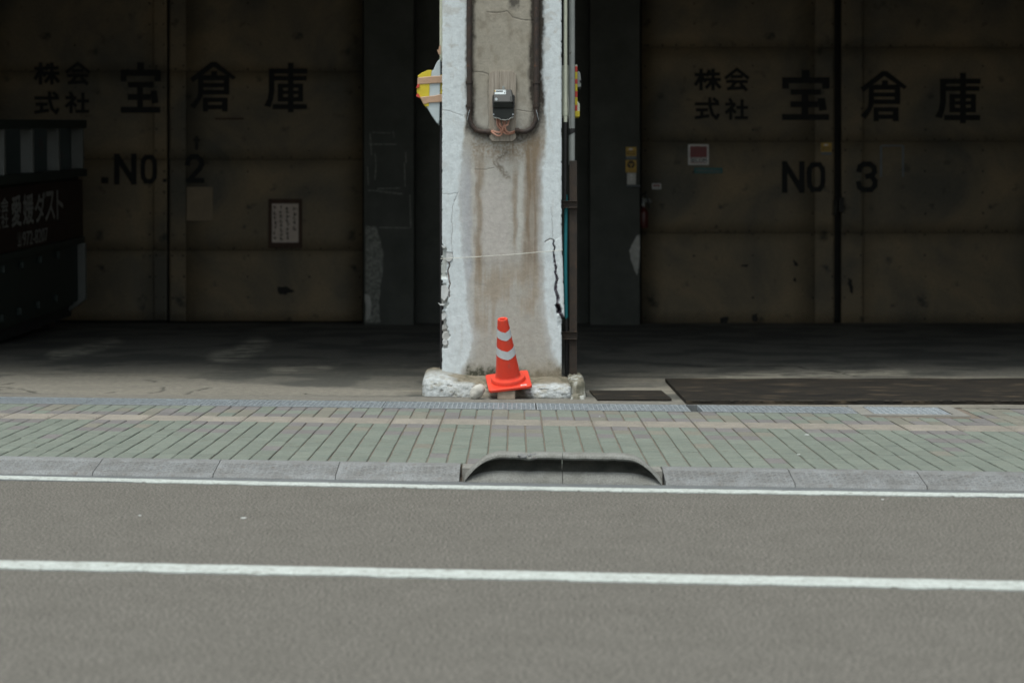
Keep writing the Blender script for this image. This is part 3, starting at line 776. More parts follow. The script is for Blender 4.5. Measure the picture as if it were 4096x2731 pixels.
PT = .010
def leaf(label, cols, rows, ybot, rivet_cols, core=None):
    """one door leaf: sheet panels between photo columns and rows"""
    x0, x1 = PX(cols[0], DB), PX(cols[-1], DB)
    t = thing('sliding_door', label, 'door', ((x0 + x1) / 2, DB + .05, 0))
    zt = PZ(rows[0], DB); zb = PZ(ybot, DB)
    m = MB(); m.box(x0 + .004, x1 - .004, DB + PT + .002, DB + .09, zb + .004, zt - .004); m.build('door_core', 'door_core', t)
    rows = list(rows) + [ybot]
    for i in range(len(cols) - 1):
        for j in range(len(rows) - 1):
            a, b = PX(cols[i], DB) + .002, PX(cols[i + 1], DB) - .002
            c, e = PZ(rows[j + 1], DB) + .0022, PZ(rows[j], DB) - .0022
            k = random.uniform(-.0008, .0008); k2 = random.uniform(-.0015, .0015); nseg = 6
            m = MB()
            o_ = [random.uniform(-.0025, .0025) for _ in range(2)]
            bow = random.uniform(-.0016, .0012)
            vs = []; fs = []
            if j == len(rows) - 2:
                edge = [c + .012 * (fbm(np.array([q * 5. + i]), np.array([float(j)]), 3, 91)[0] - .3) for q in np.linspace(0, 1, nseg + 1) * (b - a)]
            else: edge = [c] * (nseg + 1)
            for q in range(nseg + 1):
                u = q / nseg; x = a + (b - a) * u
                for w in range(nseg + 1):
                    v = w / nseg; z = edge[q] + (e - edge[q]) * v
                    vs.append((x, DB + k + bow * math.sin(math.pi * u) * math.sin(math.pi * v), z))
            n = nseg + 1
            fs = [(p * n + w, (p + 1) * n + w, (p + 1) * n + w + 1, p * n + w + 1) for p in range(nseg) for w in range(nseg)]
            rim = [p * n for p in range(n)] + [(n - 1) * n + w for w in range(1, n)] + [p * n + n - 1 for p in range(n - 2, -1, -1)] + [w for w in range(n - 2, 0, -1)]
            b0 = len(vs)
            vs += [(vs[r_][0], DB + PT, vs[r_][2]) for r_ in rim]
            fs += [(rim[p], b0 + p, b0 + (p + 1) % len(rim), rim[(p + 1) % len(rim)]) for p in range(len(rim))]
            m.add(vs, fs)
            me = m.mesh('door_panel', ['door'], ORG[t.name])
            me.polygons.foreach_set('use_smooth', [p < nseg * nseg for p in range(len(me.polygons))])
            link(bpy.data.objects.new('door_panel', me), t)
    m = MB()
    def rv(px, py, r=.011):
        x, z = PX(px + random.uniform(-2, 2), DB), PZ(py + random.uniform(-1.5, 1.5), DB); r *= random.uniform(.6, 1.3)
        m.prism([(x + r * math.cos(a), z + r * math.sin(a)) for a in np.arange(6) * math.pi / 3], DB - .007, DB + .002)
    for r_ in rows[1:-1]:
        for p in np.arange(cols[0] + 25, cols[-1] - 8, 58):
            if random.random() < .85: rv(p, r_ - 8)
    for c_ in rivet_cols:
        for q in np.arange(rows[0] + 30, ybot - 20, 84):
            if random.random() < .8: rv(c_, q)
    tag(m.build('rivets', 'rivet', t), kind='stuff')
    return t
LROW = [-520, -75, 287, 638, 1001]
RROW = [-520, -175, 190, 566, 932]
dL1 = leaf('sheet metal door leaf painted NO with the company characters, behind the container', [-560, -60, 612, 669], LROW, 1283, [300, 600, 625, 655])
dL2 = leaf('sheet metal door leaf with numeral 2, a framed notice and a pale plate', [677, 745, 1451], LROW, 1286, [690, 735, 992, 1238, 1440])
dR1 = leaf('sheet metal door leaf painted NO with a square red and white alarm sticker', [2566, 3258, 3338], RROW, 1297, [2580, 2776, 3010, 3250, 3330])
dR2 = leaf('sheet metal door leaf with numeral 3 and two large company characters', [3364, 3455, 4180, 4700], RROW, 1298, [3380, 3445, 3700, 3930])
# gap frames beside each leaf
m = MB(); m.box(PX(3338, DB) + .002, PX(3364, DB) - .002, DB + .10, DB + .15, 0, 5.0); m.build('door_track_post', 'door_core', wh)
m = MB(); m.box(PX(-560, DB), PX(1451, DB), DB + .10, DB + .15, 0, .02); m.build('door_rail', 'door_core', wh)
m = MB(); m.box(PX(2566, DB), PX(4700, DB), DB + .10, DB + .151, 0, .02); m.build('door_rail', 'door_core', wh)
kanji('takara', 483, 251, 643, 452, DB - .006, dL1)
kanji('kura', 760, 248, 944, 447, DB - .006, dL2)
kanji('ko', 1056, 252, 1230, 450, DB - .006, dL2)
for ch, a, b, c, e in (('kabu', 142, 255, 233, 335), ('kai', 267, 255, 355, 336), ('shiki', 142, 370, 232, 452), ('sha', 263, 372, 352, 450)):
    brush(ch, a, b, c, e, DB - .006, dL1, .145)
brush('N', 461, 622, 542, 732, DB - .006, dL1, .27); brush('O', 567, 622, 624, 732, DB - .006, dL1, .32)
brush('.', 403, 705, 436, 738, DB - .006, dL1, .75); brush('.', 650, 712, 668, 732, DB - .006, dL1, .75)
brush('2', 745, 620, 813, 730, DB - .006, dL2, .30)
kanji('takara', 3128, 281, 3318, 481, DB - .006, dR1)
kanji('kura', 3442, 285, 3628, 486, DB - .006, dR2)
kanji('ko', 3740, 292, 3922, 494, DB - .006, dR2)
for ch, a, b, c, e in (('kabu', 2783, 280, 2879, 358), ('kai', 2903, 278, 2992, 360), ('shiki', 2783, 394, 2873, 474), ('sha', 2902, 398, 2988, 476)):
    brush(ch, a, b, c, e, DB - .006, dR1, .145)
brush('N', 3132, 652, 3214, 765, DB - .006, dR1, .27); brush('O', 3231, 652, 3297, 765, DB - .006, dR1, .30)
brush('3', 3430, 650, 3505, 766, DB - .006, dR2, .28)
def pbox(x0, y0, x1, y1, d, th, mb=None, mi=0):
    mb = mb or MB()
    mb.box(PX(x0, d), PX(x1, d), d - th, d, PZ(y1, d), PZ(y0, d), mi); return mb
pbox(860, 472, 974, 478, DB - .005, .018).build('handle_bar', 'notice_frame', dL2, bevel=.003)
m = pbox(783, 545, 792, 600, DB, .05); pbox(776, 556, 800, 566, DB, .03, m); m.build('latch', 'rivet', dL1 if False else dL2)
m = MB()
for a, b, c, e in ((3520, 582, 3528, 708), (3608, 582, 3616, 708), (3528, 580, 3608, 586)): pbox(a, b, c, e, DB - .006, .003, m)
m.build('tape_outline', 'sign_grey', dR2)
m = pbox(3334, 800, 3346, 860, DB, .05); pbox(3352, 790, 3372, 850, DB - .01, .05, m); m.build('padlock_hasp', 'rivet', dR2)
# dents and scorched holes low on the doors
def blot(pts, par, d=DB - .006, seed=1):
    m = MB(); m.prism(jag(pts, d, seed, 3), d - .002, d + .006); m.build('paint_loss', 'door_core', par)
blot([(1108, 1150), (1140, 1146), (1172, 1158), (1176, 1166), (1140, 1178), (1114, 1174)], dL2, seed=4)
blot([(2964, 1057), (2992, 1058), (2990, 1068), (2970, 1068)], dR1, seed=5)
blot([(3172, 1035), (3190, 1050), (3192, 1066), (3178, 1062)], dR1, seed=6)
blot([(3176, 1112), (3188, 1116), (3184, 1130), (3174, 1126)], dR1, seed=7)
blot([(2880, 1270), (2915, 1268), (2912, 1292), (2884, 1292)], dR1, seed=8)
blot([(3008, 1258), (3030, 1256), (3030, 1286), (3010, 1284)], dR1, seed=9)
blot([(3390, 1112), (3408, 1120), (3410, 1180), (3398, 1160)], dR2, seed=10)

# ---- signs and fittings on the back wall
nb = thing('notice_board', 'small framed paper notice with four columns of writing on the door', 'notice', (PX(1145, DB), DB - .01, PZ(980, DB)))
pbox(1074, 796, 1208, 992, DB - .009, .016).build('frame', 'notice_frame', nb, bevel=.004)
pbox(1088, 815, 1194, 970, DB - .026, .003).build('paper', 'notice', nb)
m = MB(); r = random.Random(3)
for c, x in enumerate((1100, 1124, 1150, 1178)):                # illegible brush columns as in the photograph
    y = 824 + r.uniform(0, 6)
    while y < (958 if c < 3 else 918):
        h = r.uniform(9, 15)
        for k in range(4):
            a, b = r.uniform(-6, 2), r.uniform(0, h)
            if k % 2: ribbon(m, [(PX(x + a, DB), PZ(y + b, DB)), (PX(x + a + r.uniform(5, 9), DB), PZ(y + b + r.uniform(-1, 1), DB))], .0075, DB - .0295, .0006)
            else: ribbon(m, [(PX(x + a + 2, DB), PZ(y, DB)), (PX(x + a + 2 + r.uniform(-2, 2), DB), PZ(y + h, DB))], .0065, DB - .0295, .0006)
        y += h + r.uniform(4, 9)
tag(m.build('writing', 'ink', nb), kind='stuff')
tag(pbox(747, 748, 852, 884, DB - .009, .012).build('blank_plate', 'pale_panel', bevel=.003), 'blank pale beige plate fixed below the numeral 2', 'plate')
al = thing('alarm_sticker', 'square white sticker with a dark red field and black lettering on the door', 'sticker', (PX(2793, DB), DB - .01, PZ(660, DB)))
pbox(2752, 578, 2835, 660, DB - .009, .004).build('backing', 'sticker_white', al, bevel=.0015)
pbox(2760, 585, 2828, 631, DB - .0133, .0012).build('red_field', 'sign_red', al)
letter('SECOM', PX(2762, DB), PX(2826, DB), PZ(648, DB), PZ(634, DB), DB - .0142, 'ink', al, bold=.012)
pbox(2761, 650, 2827, 653, DB - .0133, .0012).build('red_rule', 'sign_red', al)
ts_ = thing('strip_sticker', 'narrow teal strip sticker below the alarm sticker', 'sticker', (PX(2832, DB), DB - .01, PZ(693, DB)), )
pbox(2777, 671, 2890, 694, DB - .009, .003).build('backing', 'sign_teal', ts_, bevel=.001)
m = MB(); r = random.Random(8)
for k in range(11): pbox(2786 + k * 9, 677 + k * .5, 2792 + k * 9 + r.uniform(-1, 1.5), 686 + k * .4, DB - .0122, .0008, m)
tag(m.build('writing', 'cont_pale', ts_), kind='stuff')
s2 = thing('small_sticker', 'tiny white rectangular sticker with a dark red bar on the door', 'sticker', (PX(2626, DB), DB - .01, PZ(757, DB)))
pbox(2608, 735, 2644, 757, DB - .009, .003).build('backing', 'sticker_white', s2)
pbox(2612, 739, 2640, 746, DB - .0122, .0008).build('red_bar', 'sign_red', s2)
letter('SECOM', PX(2613, DB), PX(2639, DB), PZ(754, DB), PZ(748, DB), DB - .0130, 'ink', s2, bold=.01)
def yellow(x0, y0, x1, y1, d, label, mode):
    t = thing('warning_sticker', label, 'sticker', (PX((x0 + x1) / 2, d), d - .002, PZ(y1, d)))
    if mode == 'text':
        ym = y0 + (y1 - y0) * .76
        pbox(x0, y0, x1, ym, d - .001, .003).build('yellow_field', 'sign_yellow', t)
        pbox(x0, ym + 1, x1, y1, d - .001, .003).build('grey_field', 'sign_grey', t)
        m = MB(); r = random.Random(5)
        for row in range(2):
            for k in range(6):
                a = x0 + 3 + k * (x1 - x0 - 6) / 6; b = y0 + (y1 - y0) * (.34 + .2 * row)
                pbox(a, b + r.uniform(-1, 1), a + (x1 - x0) / 9, b + (y1 - y0) * .10, d - .0042, .0006, m)
        tag(m.build('writing', 'ink', t), kind='stuff')
        pbox(x0 + (x1 - x0) * .28, y0 + 5, x0 + (x1 - x0) * .65, y0 + 11, d - .0042, .0006).build('white_print', 'sticker_white', t)
    else:
        pbox(x0, y0, x1, y1, d - .001, .003).build('yellow_field', 'sign_yellow', t)
        cxp, cyp, rr = (x0 + x1) / 2, y0 + (y1 - y0) * .36, (x1 - x0) * .37
        m = MB(); m.prism([(PX(cxp + rr * math.cos(a), d), PZ(cyp + rr * math.sin(a), d)) for a in np.arange(20) * math.pi / 10], d - .0048, d - .0041)
        m.build('round_mark', 'ink', t)
        m = MB(); ribbon(m, [(PX(cxp - rr * .5, d), PZ(cyp - rr * .2, d)), (PX(cxp + rr * .1, d), PZ(cyp + rr * .1, d)), (PX(cxp - rr * .1, d), PZ(cyp + rr * .8, d))], .010, d - .0049, .0005)
        ribbon(m, [(PX(cxp + rr * .2, d), PZ(cyp - rr * .4, d)), (PX(cxp + rr * .5, d), PZ(cyp + rr * .2, d))], .008, d - .0049, .0005)
        m.build('white_mark', 'sign_yellow', t)
        m = MB()
        for k in range(3): pbox(x0 + 4, y0 + (y1 - y0) * (.74 + k * .08), x1 - 4, y0 + (y1 - y0) * (.765 + k * .08), d - .0042, .0006, m)
        tag(m.build('writing', 'notice_frame', t), kind='stuff')
yellow(2504, 589, 2545, 636, DP, 'yellow warning sticker with a grey lower band, topmost on the pier', 'text')
yellow(2503, 641, 2545, 690, DP, 'yellow warning sticker with a round black mark, above the switch plate', 'mark')
yellow(3284, 572, 3326, 619, DB - .008, 'yellow warning sticker with a grey lower band beside the door gap', 'text')
sw = thing('switch_plate', 'pale plastic switch plate with two lit dots below the yellow stickers', 'switch', (PX(2526, DP), DP, PZ(739, DP)))
pbox(2508, 692, 2543, 739, DP, .035).build('plate', 'switch', sw, bevel=.004)
for yy, rr in ((702, 4.5), (718, 3)):
    m = MB(); m.prism([(PX(2525 + rr * math.cos(a), DP), PZ(yy + rr * math.sin(a), DP)) for a in np.arange(10) * math.pi / 5], DP - .038, DP - .034)
    m.build('button', 'sticker_white', sw)
tag(pbox(2506, 741, 2562, 747, DP, .05).build('small_shelf', 'sign_grey', bevel=.003), 'thin grey ledge under the switch plate', 'shelf')
ext = thing('fire_extinguisher', 'red fire extinguisher with black hose hung at the pier edge', 'fire extinguisher', (PX(2572, DP + .12), DP + .12, PZ(912, DP + .12)))
de = DP + .14; ex = PX(2573, de); e0 = PZ(912, de); e1 = PZ(835, de)
m = MB(); m.lathe([(.001, e0), (.055, e0), (.06, e0 + .012), (.06, e1 - .045), (.05, e1 - .015), (.022, e1 + .005), (.022, e1 + .03), (.001, e1 + .03)], 24, 0, (ex, de)); m.build('cylinder', 'ext_red', ext, smooth=True)
m = MB(); m.box(ex - .018, ex + .018, de - .018, de + .018, e1 + .025, e1 + .075); m.box(ex - .02, ex + .10, de - .008, de + .008, e1 + .075, e1 + .09); m.box(ex - .02, ex + .085, de - .007, de + .007, e1 + .1, e1 + .115); m.build('valve', 'grey_pipe', ext, bevel=.003)
m = MB(); m.tube([(ex - .02, de - .02, PZ(778, de)), (ex + .02, de - .03, PZ(776, de)), (ex + .045, de - .04, PZ(790, de)), (ex + .06, de - .06, PZ(815, de)), (ex + .07, de - .06, PZ(836, de))], .010, 8)
m.tube([(ex - .02, de - .02, PZ(778, de)), (ex - .02, de - .015, e1 + .05)], .010, 8); m.build('hose', 'black_rubber', ext, smooth=True)
m = MB(); m.box(ex - .05, ex + .05, de + .05, DB + .02, e1 - .1, e1 - .07); m.build('bracket', 'rivet', ext)

# ================================================================== PILLAR
PXL, PXR = 1768.0, 2247.0
X0, X1 = PX(PXL, DF), PX(PXR, DF)
ZB, ZT = .075, LZ + .002
NX, NZ = 216, 1040
U, V = np.meshgrid(np.linspace(0, 1, NX), np.linspace(0, 1, NZ))
x = X0 + (X1 - X0) * U; z = ZB + (ZT - ZB) * V
u = CX + x / DF * F; v = HY + (HC - z) / DF * F                   # photo column and row of each point of the face
w1 = (fbm(u / 40, v / 60, 4, 101) - .5); w2 = (fbm(u / 12, v / 16, 4, 111) - .5); w3 = fbm(u / 90, v / 130, 4, 121); w4 = fbm(u / 14, v / 220, 4, 131)
w5 = fbm(u / 5, v / 6, 3, 141)
c = np.zeros(x.shape + (3,)); c[:] = (.365, .35, .315)
c = lerp(c, (.39, .375, .345), sstep(.35, .65, w3) * sstep(500, 700, v))
c = lerp(c, (.275, .25, .20), sstep(560, 300, v) * .8)
c = lerp(c, (.20, .175, .135), sstep(.52, .75, fbm(u / 30, v / 50, 4, 99)) * sstep(560, 300, v) * .6)
uu = u + w1 * 22 + w2 * 6
def band(a, b, s, lo, hi, f=60): return sstep(a - s, a + s, uu) * sstep(b + s, b - s, uu) * sstep(lo - f, lo + f, v) * sstep(hi + f, hi - f, v)
c = lerp(c, (.50, .50, .48), band(1890, 1908, 8, 640, 1150) * .7)
c = lerp(c, (.235, .185, .135), np.clip(band(1898, 1930, 13, 630, 1120) * (.25 + 1.1 * w4), 0, 1))
c = lerp(c, (.42, .395, .37), band(1935, 2035, 14, 720, 1060) * .8)
c = lerp(c, (.25, .205, .155), np.clip(band(2048, 2068, 9, 680, 990, 40) * (.3 + .9 * w4), 0, 1))
c = lerp(c, (.45, .45, .42), band(2072, 2094, 6, 640, 1000) * .6)
c = lerp(c, (.20, .152, .105), np.clip(band(2096, 2168, 16, 540, 1120, 110) * (.15 + 1.2 * w4) * (.75 + .5 * w3), 0, 1))
c = lerp(c, (.29, .24, .18), band(1890, 2170, 20, 1060, 1330, 60) * sstep(.40, .65, w3 * .6 + w4 * .4) * .75)
c = lerp(c, (.22, .165, .11), band(1880, 2175, 20, 540, 640, 40) * sstep(.3, .7, w4 * .5 + w5 * .5) * .9)
# soot around the conduits
soot = (sstep(2108, 2130, uu) * sstep(2192, 2174, uu) * sstep(600, 330, v) * 1.25 + sstep(1858, 1866, uu) * sstep(1908, 1890, uu) * sstep(560, 500, v) * .85)
soot = np.maximum(soot, sstep(34, 8, seg_dist(uu, v, [(1880, 470), (1900, 520), (1960, 540), (2080, 548), (2130, 520), (2148, 470)])) * .75)
c = lerp(c, (.040, .033, .026), np.clip(soot * (.55 + .8 * w5), 0, 1))
c = lerp(c, (.055, .05, .042), sstep(40, 8, np.hypot((u - 2052) * 1.2, v - 6) + w2 * 40) * .9)
# the scar in the middle
sc1 = sstep(16, 4, seg_dist(uu, v, [(2028, 612), (2000, 628), (1976, 650), (2000, 672), (2020, 695), (2028, 708)])) * sstep(.3, .6, w5 * .5 + .25)
c = lerp(c, (.16, .135, .105), sc1 * .9)
# lavender-grey run beside the left white band
c = lerp(c, (.36, .375, .41), band(1844, 1884, 11, 640, 1160, 90) * (.45 + .6 * w4))
# white painted borders
bl = np.interp(v, [-400, 0, 380, 520, 600, 720, 860, 1000, 1160, 1280, 1340, 1420, 1480], [1866, 1866, 1866, 1856, 1848, 1838, 1836, 1846, 1866, 1872, 1890, 1880, 1848])
br = np.interp(v, [-400, 0, 300, 540, 620, 800, 1000, 1150, 1260, 1330, 1400, 1460, 1500], [2180, 2178, 2172, 2184, 2176, 2168, 2172, 2176, 2184, 2200, 2212, 2228, 2244])
wl = sstep(9, -9, u - bl + w1 * 16 + w2 * 14); wr = sstep(-9, 9, u - br + w1 * 16 + w2 * 14)
chalky = np.maximum(sstep(38, 0, u - bl + w1 * 24), sstep(-38, 0, u - br + w1 * 24)) * sstep(540, 700, v) * (.35 + .5 * fbm(u / 8, v / 30, 4, 411))
c = lerp(c, (.47, .49, .50), np.clip(chalky, 0, 1))
wh_ = np.maximum(wl, wr)
c = lerp(c, (.57, .62, .64), wh_)
dirty = sstep(.55, .75, fbm(u / 30, v / 26, 3, 151)) * sstep(650, 200, v) * .6 + sstep(.62, .85, fbm(u / 14, v / 60, 3, 161)) * .3
c = lerp(c, (.42, .415, .39), np.clip(wh_ * dirty, 0, 1))
# moss and splash dirt at the foot
foot = sstep(1440, 1505, v + w1 * 60 + w2 * 30) * sstep(1845, 1880, u + w2 * 20)
c = lerp(c, (.16, .145, .10), foot * .7)
c = lerp(c, (.050, .052, .035), np.clip(sstep(1462, 1500, v + w1 * 70 + w2 * 50) * sstep(.30, .55, w5 * .5 + w3 * .5) * sstep(1840, 1880, u) * 1.0, 0, 1))
c = lerp(c, (.075, .072, .05), sstep(1474, 1502, v + w1 * 60 + w2 * 40) * sstep(2030, 2080, u) * sstep(2225, 2180, u) * sstep(.35, .6, fbm(u / 9, v / 9, 4, 333)) * .9)
c = lerp(c, (.30, .255, .19), sstep(1410, 1500, v + w1 * 50) * sstep(2080, 2130, u) * .6)
# relief
y = np.full(x.shape, DF) + (fbm(u / 40, v / 60, 4, 171) - .5) * .0035 + (w5 - .5) * .0016
xe = x.copy()
def crack(pts, w, depth, col, strength=1.0, jit=3.0):
    global c, y
    dcr = seg_dist(u + w2 * jit * 2, v + w2 * jit, pts)
    k = sstep(w, w * .35, dcr)
    c = lerp(c, col, k * strength); y = y + k * depth
DK = (.085, .075, .062)
crack([(1950, 50), (1990, 52), (2030, 46), (2050, 70), (2085, 80), (2134, 84)], 2.6, .003, DK, .5)
crack([(1888, 288), (1930, 290), (1954, 298)], 2.6, .003, DK, .5)
crack([(1955, 300), (1953, 420), (1955, 520)], 2.0, .004, (.2, .18, .15), .7)
crack([(2062, 440), (2090, 445), (2130, 450)], 1.8, .003, (.2, .18, .15), .6)
crack([(1900, 678), (1940, 680), (1975, 672)], 1.8, .003, (.22, .2, .17), .7)
crack([(1832, 770), (1812, 820), (1806, 880), (1810, 915), (1806, 960), (1810, 1020)], 1.7, .004, (.30, .30, .30), .8)
crack([(2205, 830), (2210, 900), (2212, 960)], 1.6, .003, (.30, .30, .30), .7)
crack([(2180, 968), (2200, 956), (2214, 960)], 3.0, .006, (.25, .20, .17), .7)
crack([(1768, 440), (1800, 446), (1850, 464)], 1.6, .003, (.32, .32, .31), .8)
crack([(1768, 775), (1800, 778), (1832, 772)], 1.4, .003, (.34, .34, .33), .7)
# spalled left corner: the skim has broken away in steps
rec = sstep(3, -3, u - (1786 + w2 * 14)) * sstep(984, 994, v) * sstep(1118, 1104, v)
rec = np.maximum(rec, sstep(3, -3, u - (1790 + w2 * 18)) * sstep(1196, 1204, v + w1 * 20) * sstep(1240, 1228, v))
y = y + rec * .016
c = lerp(c, (.40, .42, .40), rec * .9)
for k, (cy_, cx__, ry, rx) in enumerate(((1302, 1774, 26, 16), (1340, 1778, 22, 20), (1378, 1780, 18, 14), (1190, 1776, 30, 16), (1150, 1775, 18, 12), (1255, 1772, 12, 14))):
    dk = np.hypot((u - cx__) / rx, (v - cy_) / ry) + w2 * .8
    k1 = sstep(1.0, .85, dk)
    y = y + k1 * .012; c = lerp(c, (.36, .35, .32), k1 * .75)
crack([(1806, 1010), (1810, 1030), (1800, 1048)], 2.0, .006, (.2, .15, .13), .9)
crack([(1796, 1050), (1800, 1062), (1790, 1085), (1796, 1110), (1800, 1135), (1794, 1165), (1799, 1188)], 3.6, .012, (.16, .105, .085), .95)
crack([(1784, 1010), (1806, 1011), (1812, 1020), (1808, 1040), (1796, 1048), (1785, 1046)], 1.6, .006, (.22, .17, .15), .9)
# right corner: a loose slab of render stands off behind the crack
CR = [(2247, 940), (2240, 952), (2216, 962), (2212, 978), (2219, 992), (2213, 1008), (2218, 1058), (2222, 1068), (2219, 1090), (2226, 1116), (2220, 1140), (2219, 1160), (2228, 1190), (2227, 1215), (2236, 1252), (2250, 1278)]
cxr = np.interp(v, [p[1] for p in CR], [p[0] for p in CR])
loose = (u > cxr) & (v > 940) & (v < 1277)
tl = np.clip((v - 940) / 330, 0, 1)
xe = xe + np.where(loose, .001 + .018 * tl, 0); y = y - np.where(loose, .002 + .012 * tl, 0)
crack(CR[2:], 2.4, .03, (.085, .055, .085), 1.0, .5)
wide = sstep(1, 0, seg_dist(u, v, [(2226, 1222), (2232, 1238), (2231, 1250)]) / 8.0)
c = lerp(c, (.05, .03, .045), wide); y = y + wide * .05
low = sstep(1262, 1278, v) * sstep(1330, 1300, v) * sstep(2228, 2244, u + w2 * 14)
y = y + low * .012
# ragged outline of both corners
eL = np.exp(-(u - PXL) / 5.0); eR = np.exp(-(PXR - u) / 5.0)
nickL = sstep(.50, .66, fbm(v / 9, v * 0 + 1, 4, 181)) * sstep(960, 1000, v) * sstep(1420, 1370, v) * .011 + sstep(.6, .75, fbm(v / 14, v * 0 + 4, 3, 191)) * .003
bulge = sstep(985, 1010, v) * sstep(1225, 1190, v) * .006
nickR = sstep(.58, .72, fbm(v / 12, v * 0 + 2, 4, 201)) * .004 + sstep(1290, 1300, v) * sstep(1345, 1320, v) * .002
xe = xe + eL * (nickL - bulge) - eR * nickR
y = y + eL ** 2 * .006 + eR ** 2 * .006
pil = thing('concrete_pillar', 'weathered plaster pillar with white painted edges, rust stains and cracked corners', 'pillar', (PX(2008, DF), DF + .3, 0))
ev = []; ef = []; base = NX * NZ
DBK = DF + .72
for i in range(NZ): ev.append((float(xe[i, 0]), DBK, float(z[i, 0])))
for i in range(NZ): ev.append((float(xe[i, -1]), DBK, float(z[i, 0])))
for i in range(NZ - 1):
    a, b = i * NX, (i + 1) * NX
    ef.append((a, b, base + i + 1, base + i))
    a, b = i * NX + NX - 1, (i + 1) * NX + NX - 1
    ef.append((b, a, base + NZ + i, base + NZ + i + 1))
    ef.append((base + i, base + i + 1, base + NZ + i + 1, base + NZ + i))
shaft = grid_obj('shaft', xe, y, z, c, 'pillar', pil, ORG[pil.name], (ev, ef))

# peeled flakes curling off the left corner
def flake(pts, d, name='plaster_flake', curl=.01, th=.005, seed=0):
    r = random.Random(seed)
    P_ = [(PX(a, d), PZ(b, d)) for a, b in pts]
    m = MB(); n = len(P_)
    cxf = sum(p[0] for p in P_) / n
    f = [(p[0], d - th - curl * abs(p[0] - cxf) / .02 * r.uniform(.5, 1), p[1]) for p in P_]
    b = [(p[0], d + .012, p[1]) for p in P_]
    ctr = len(f) * 2
    cz = sum(p[1] for p in P_) / n
    vs = f + b + [(cxf, d - th, cz)]
    fs = [(i, (i + 1) % n, ctr) for i in range(n)] + [(i, i + n, (i + 1) % n + n, (i + 1) % n) for i in range(n)]
    m.add(vs, fs)
    return m.build(name, 'pad' if False else 'plaster_white', pil)
MT['plaster_white'] = surf('plaster_white', (.56, .58, .585), (.48, .495, .49), scale=20, rough=.9, grain=.1, bump=.3, bump_scale=120)
flake([(1785, 1012), (1806, 1012), (1811, 1020), (1808, 1040), (1797, 1047), (1786, 1044)], DF, curl=.003, seed=1)
flake([(1766, 981), (1774, 980), (1784, 988), (1780, 992), (1770, 990)], DF, curl=.006, th=.012, seed=2)
flake([(1766, 1142), (1784, 1140), (1796, 1160), (1790, 1185), (1776, 1204), (1765, 1190)], DF, curl=.004, th=.004, seed=3)
flake([(1752, 1210), (1760, 1216), (1768, 1214), (1782, 1216), (1776, 1222), (1760, 1220)], DF, curl=.008, th=.01, seed=4)
flake([(1767, 1256), (1782, 1250), (1786, 1262), (1778, 1276), (1768, 1280)], DF, curl=.004, th=.006, seed=5)
flake([(1770, 1362), (1786, 1358), (1790, 1374), (1782, 1381), (1771, 1376)], DF, curl=.003, th=.004, seed=6)

# plinth: a lumpy plastered foot
px0, px1 = PX(1686, 13.05), PX(2284, 13.0)
nx, nz_ = 150, 60
uu_, ss = np.meshgrid(np.linspace(0, 1, nx), np.linspace(0, 1, nz_))
xp = px0 + (px1 - px0) * uu_
pu = CX + xp / 13.05 * F
hh = np.interp(pu, [1686, 1720, 1770, 1850, 1960, 2060, 2180, 2240, 2284], [.128, .132, .13, .112, .098, .092, .098, .102, .094])
rd = .045
# profile: front face up, rounded shoulder, sloped top back to the shaft
prof = [(0, 0), (.004, .25), (.010, .50), (.020, .72), (.042, .90), (.085, 1.0), (.17, 1.08), (.30, 1.16), (.42, 1.18), (.60, 1.15)]
pt = np.linspace(0, 1, len(prof)); py_ = np.interp(ss, pt, [p[0] for p in prof]); pz_ = np.interp(ss, pt, [p[1] for p in prof])
endr = np.minimum(1, np.minimum((xp - px0), (px1 - xp)) / rd); rr_ = np.sqrt(np.clip(1 - (1 - endr) ** 2, 0, 1))
d0 = np.interp(pu, [1686, 2284], [13.10, 12.90])
nzs = fbm(xp * 9, ss * 3 + 3, 4, 211) - .5
nzf = fbm(xp * 42, ss * 14, 4, 217) - .5
chip = .7 * sstep(.66, .72, fbm(xp * 22, ss * 7, 4, 219)) * (ss > .05)
yp = d0 + py_ + nzs * .03 * (ss > .02) + (1 - rr_) * .05 + nzf * .010 * (ss > .02) + chip * .010
hh = hh + .040 * np.exp(-((pu - 2036) / 38) ** 4) * np.exp(-((py_ - .20) / .07) ** 2)
zp = hh * pz_ * (.82 + .18 * rr_) + nzs * .018 * np.clip(ss * 3, 0, 1) - .006
w_ = fbm(xp * 9, ss * 5, 4, 221); w_2 = fbm(xp * 30, ss * 14, 4, 231)
cp = np.zeros(xp.shape + (3,)); cp[:] = (.20, .175, .13)
cp = lerp(cp, (.11, .10, .07), sstep(.45, .65, w_2) * .9)
whp = np.maximum(sstep(1830, 1790, pu + (w_ - .5) * 140) * sstep(.98, .55, ss), sstep(2095, 2150, pu + (w_ - .5) * 90) * sstep(.62, .48, ss + (w_2 - .5) * .2))
whp = np.maximum(whp, sstep(1905, 1870, pu + (w_ - .5) * 60) * sstep(.5, .42, ss) * .9)
cp = lerp(cp, (.42, .445, .455), np.clip(whp, 0, 1))
cp = lerp(cp, (.30, .29, .25), np.clip(whp, 0, 1) * sstep(.52, .72, w_2) * .7)
cp = lerp(cp, (.26, .24, .20), chip * .8)
cp = lerp(cp, (.42, .38, .32), sstep(1895, 1915, pu) * sstep(2075, 2060, pu) * sstep(.45, .36, ss) * .7)
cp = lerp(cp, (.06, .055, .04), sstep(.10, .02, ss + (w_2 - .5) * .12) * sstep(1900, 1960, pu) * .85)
pg = grid_obj('plinth', xp, yp, zp, cp, 'plinth', pil, ORG[pil.name])
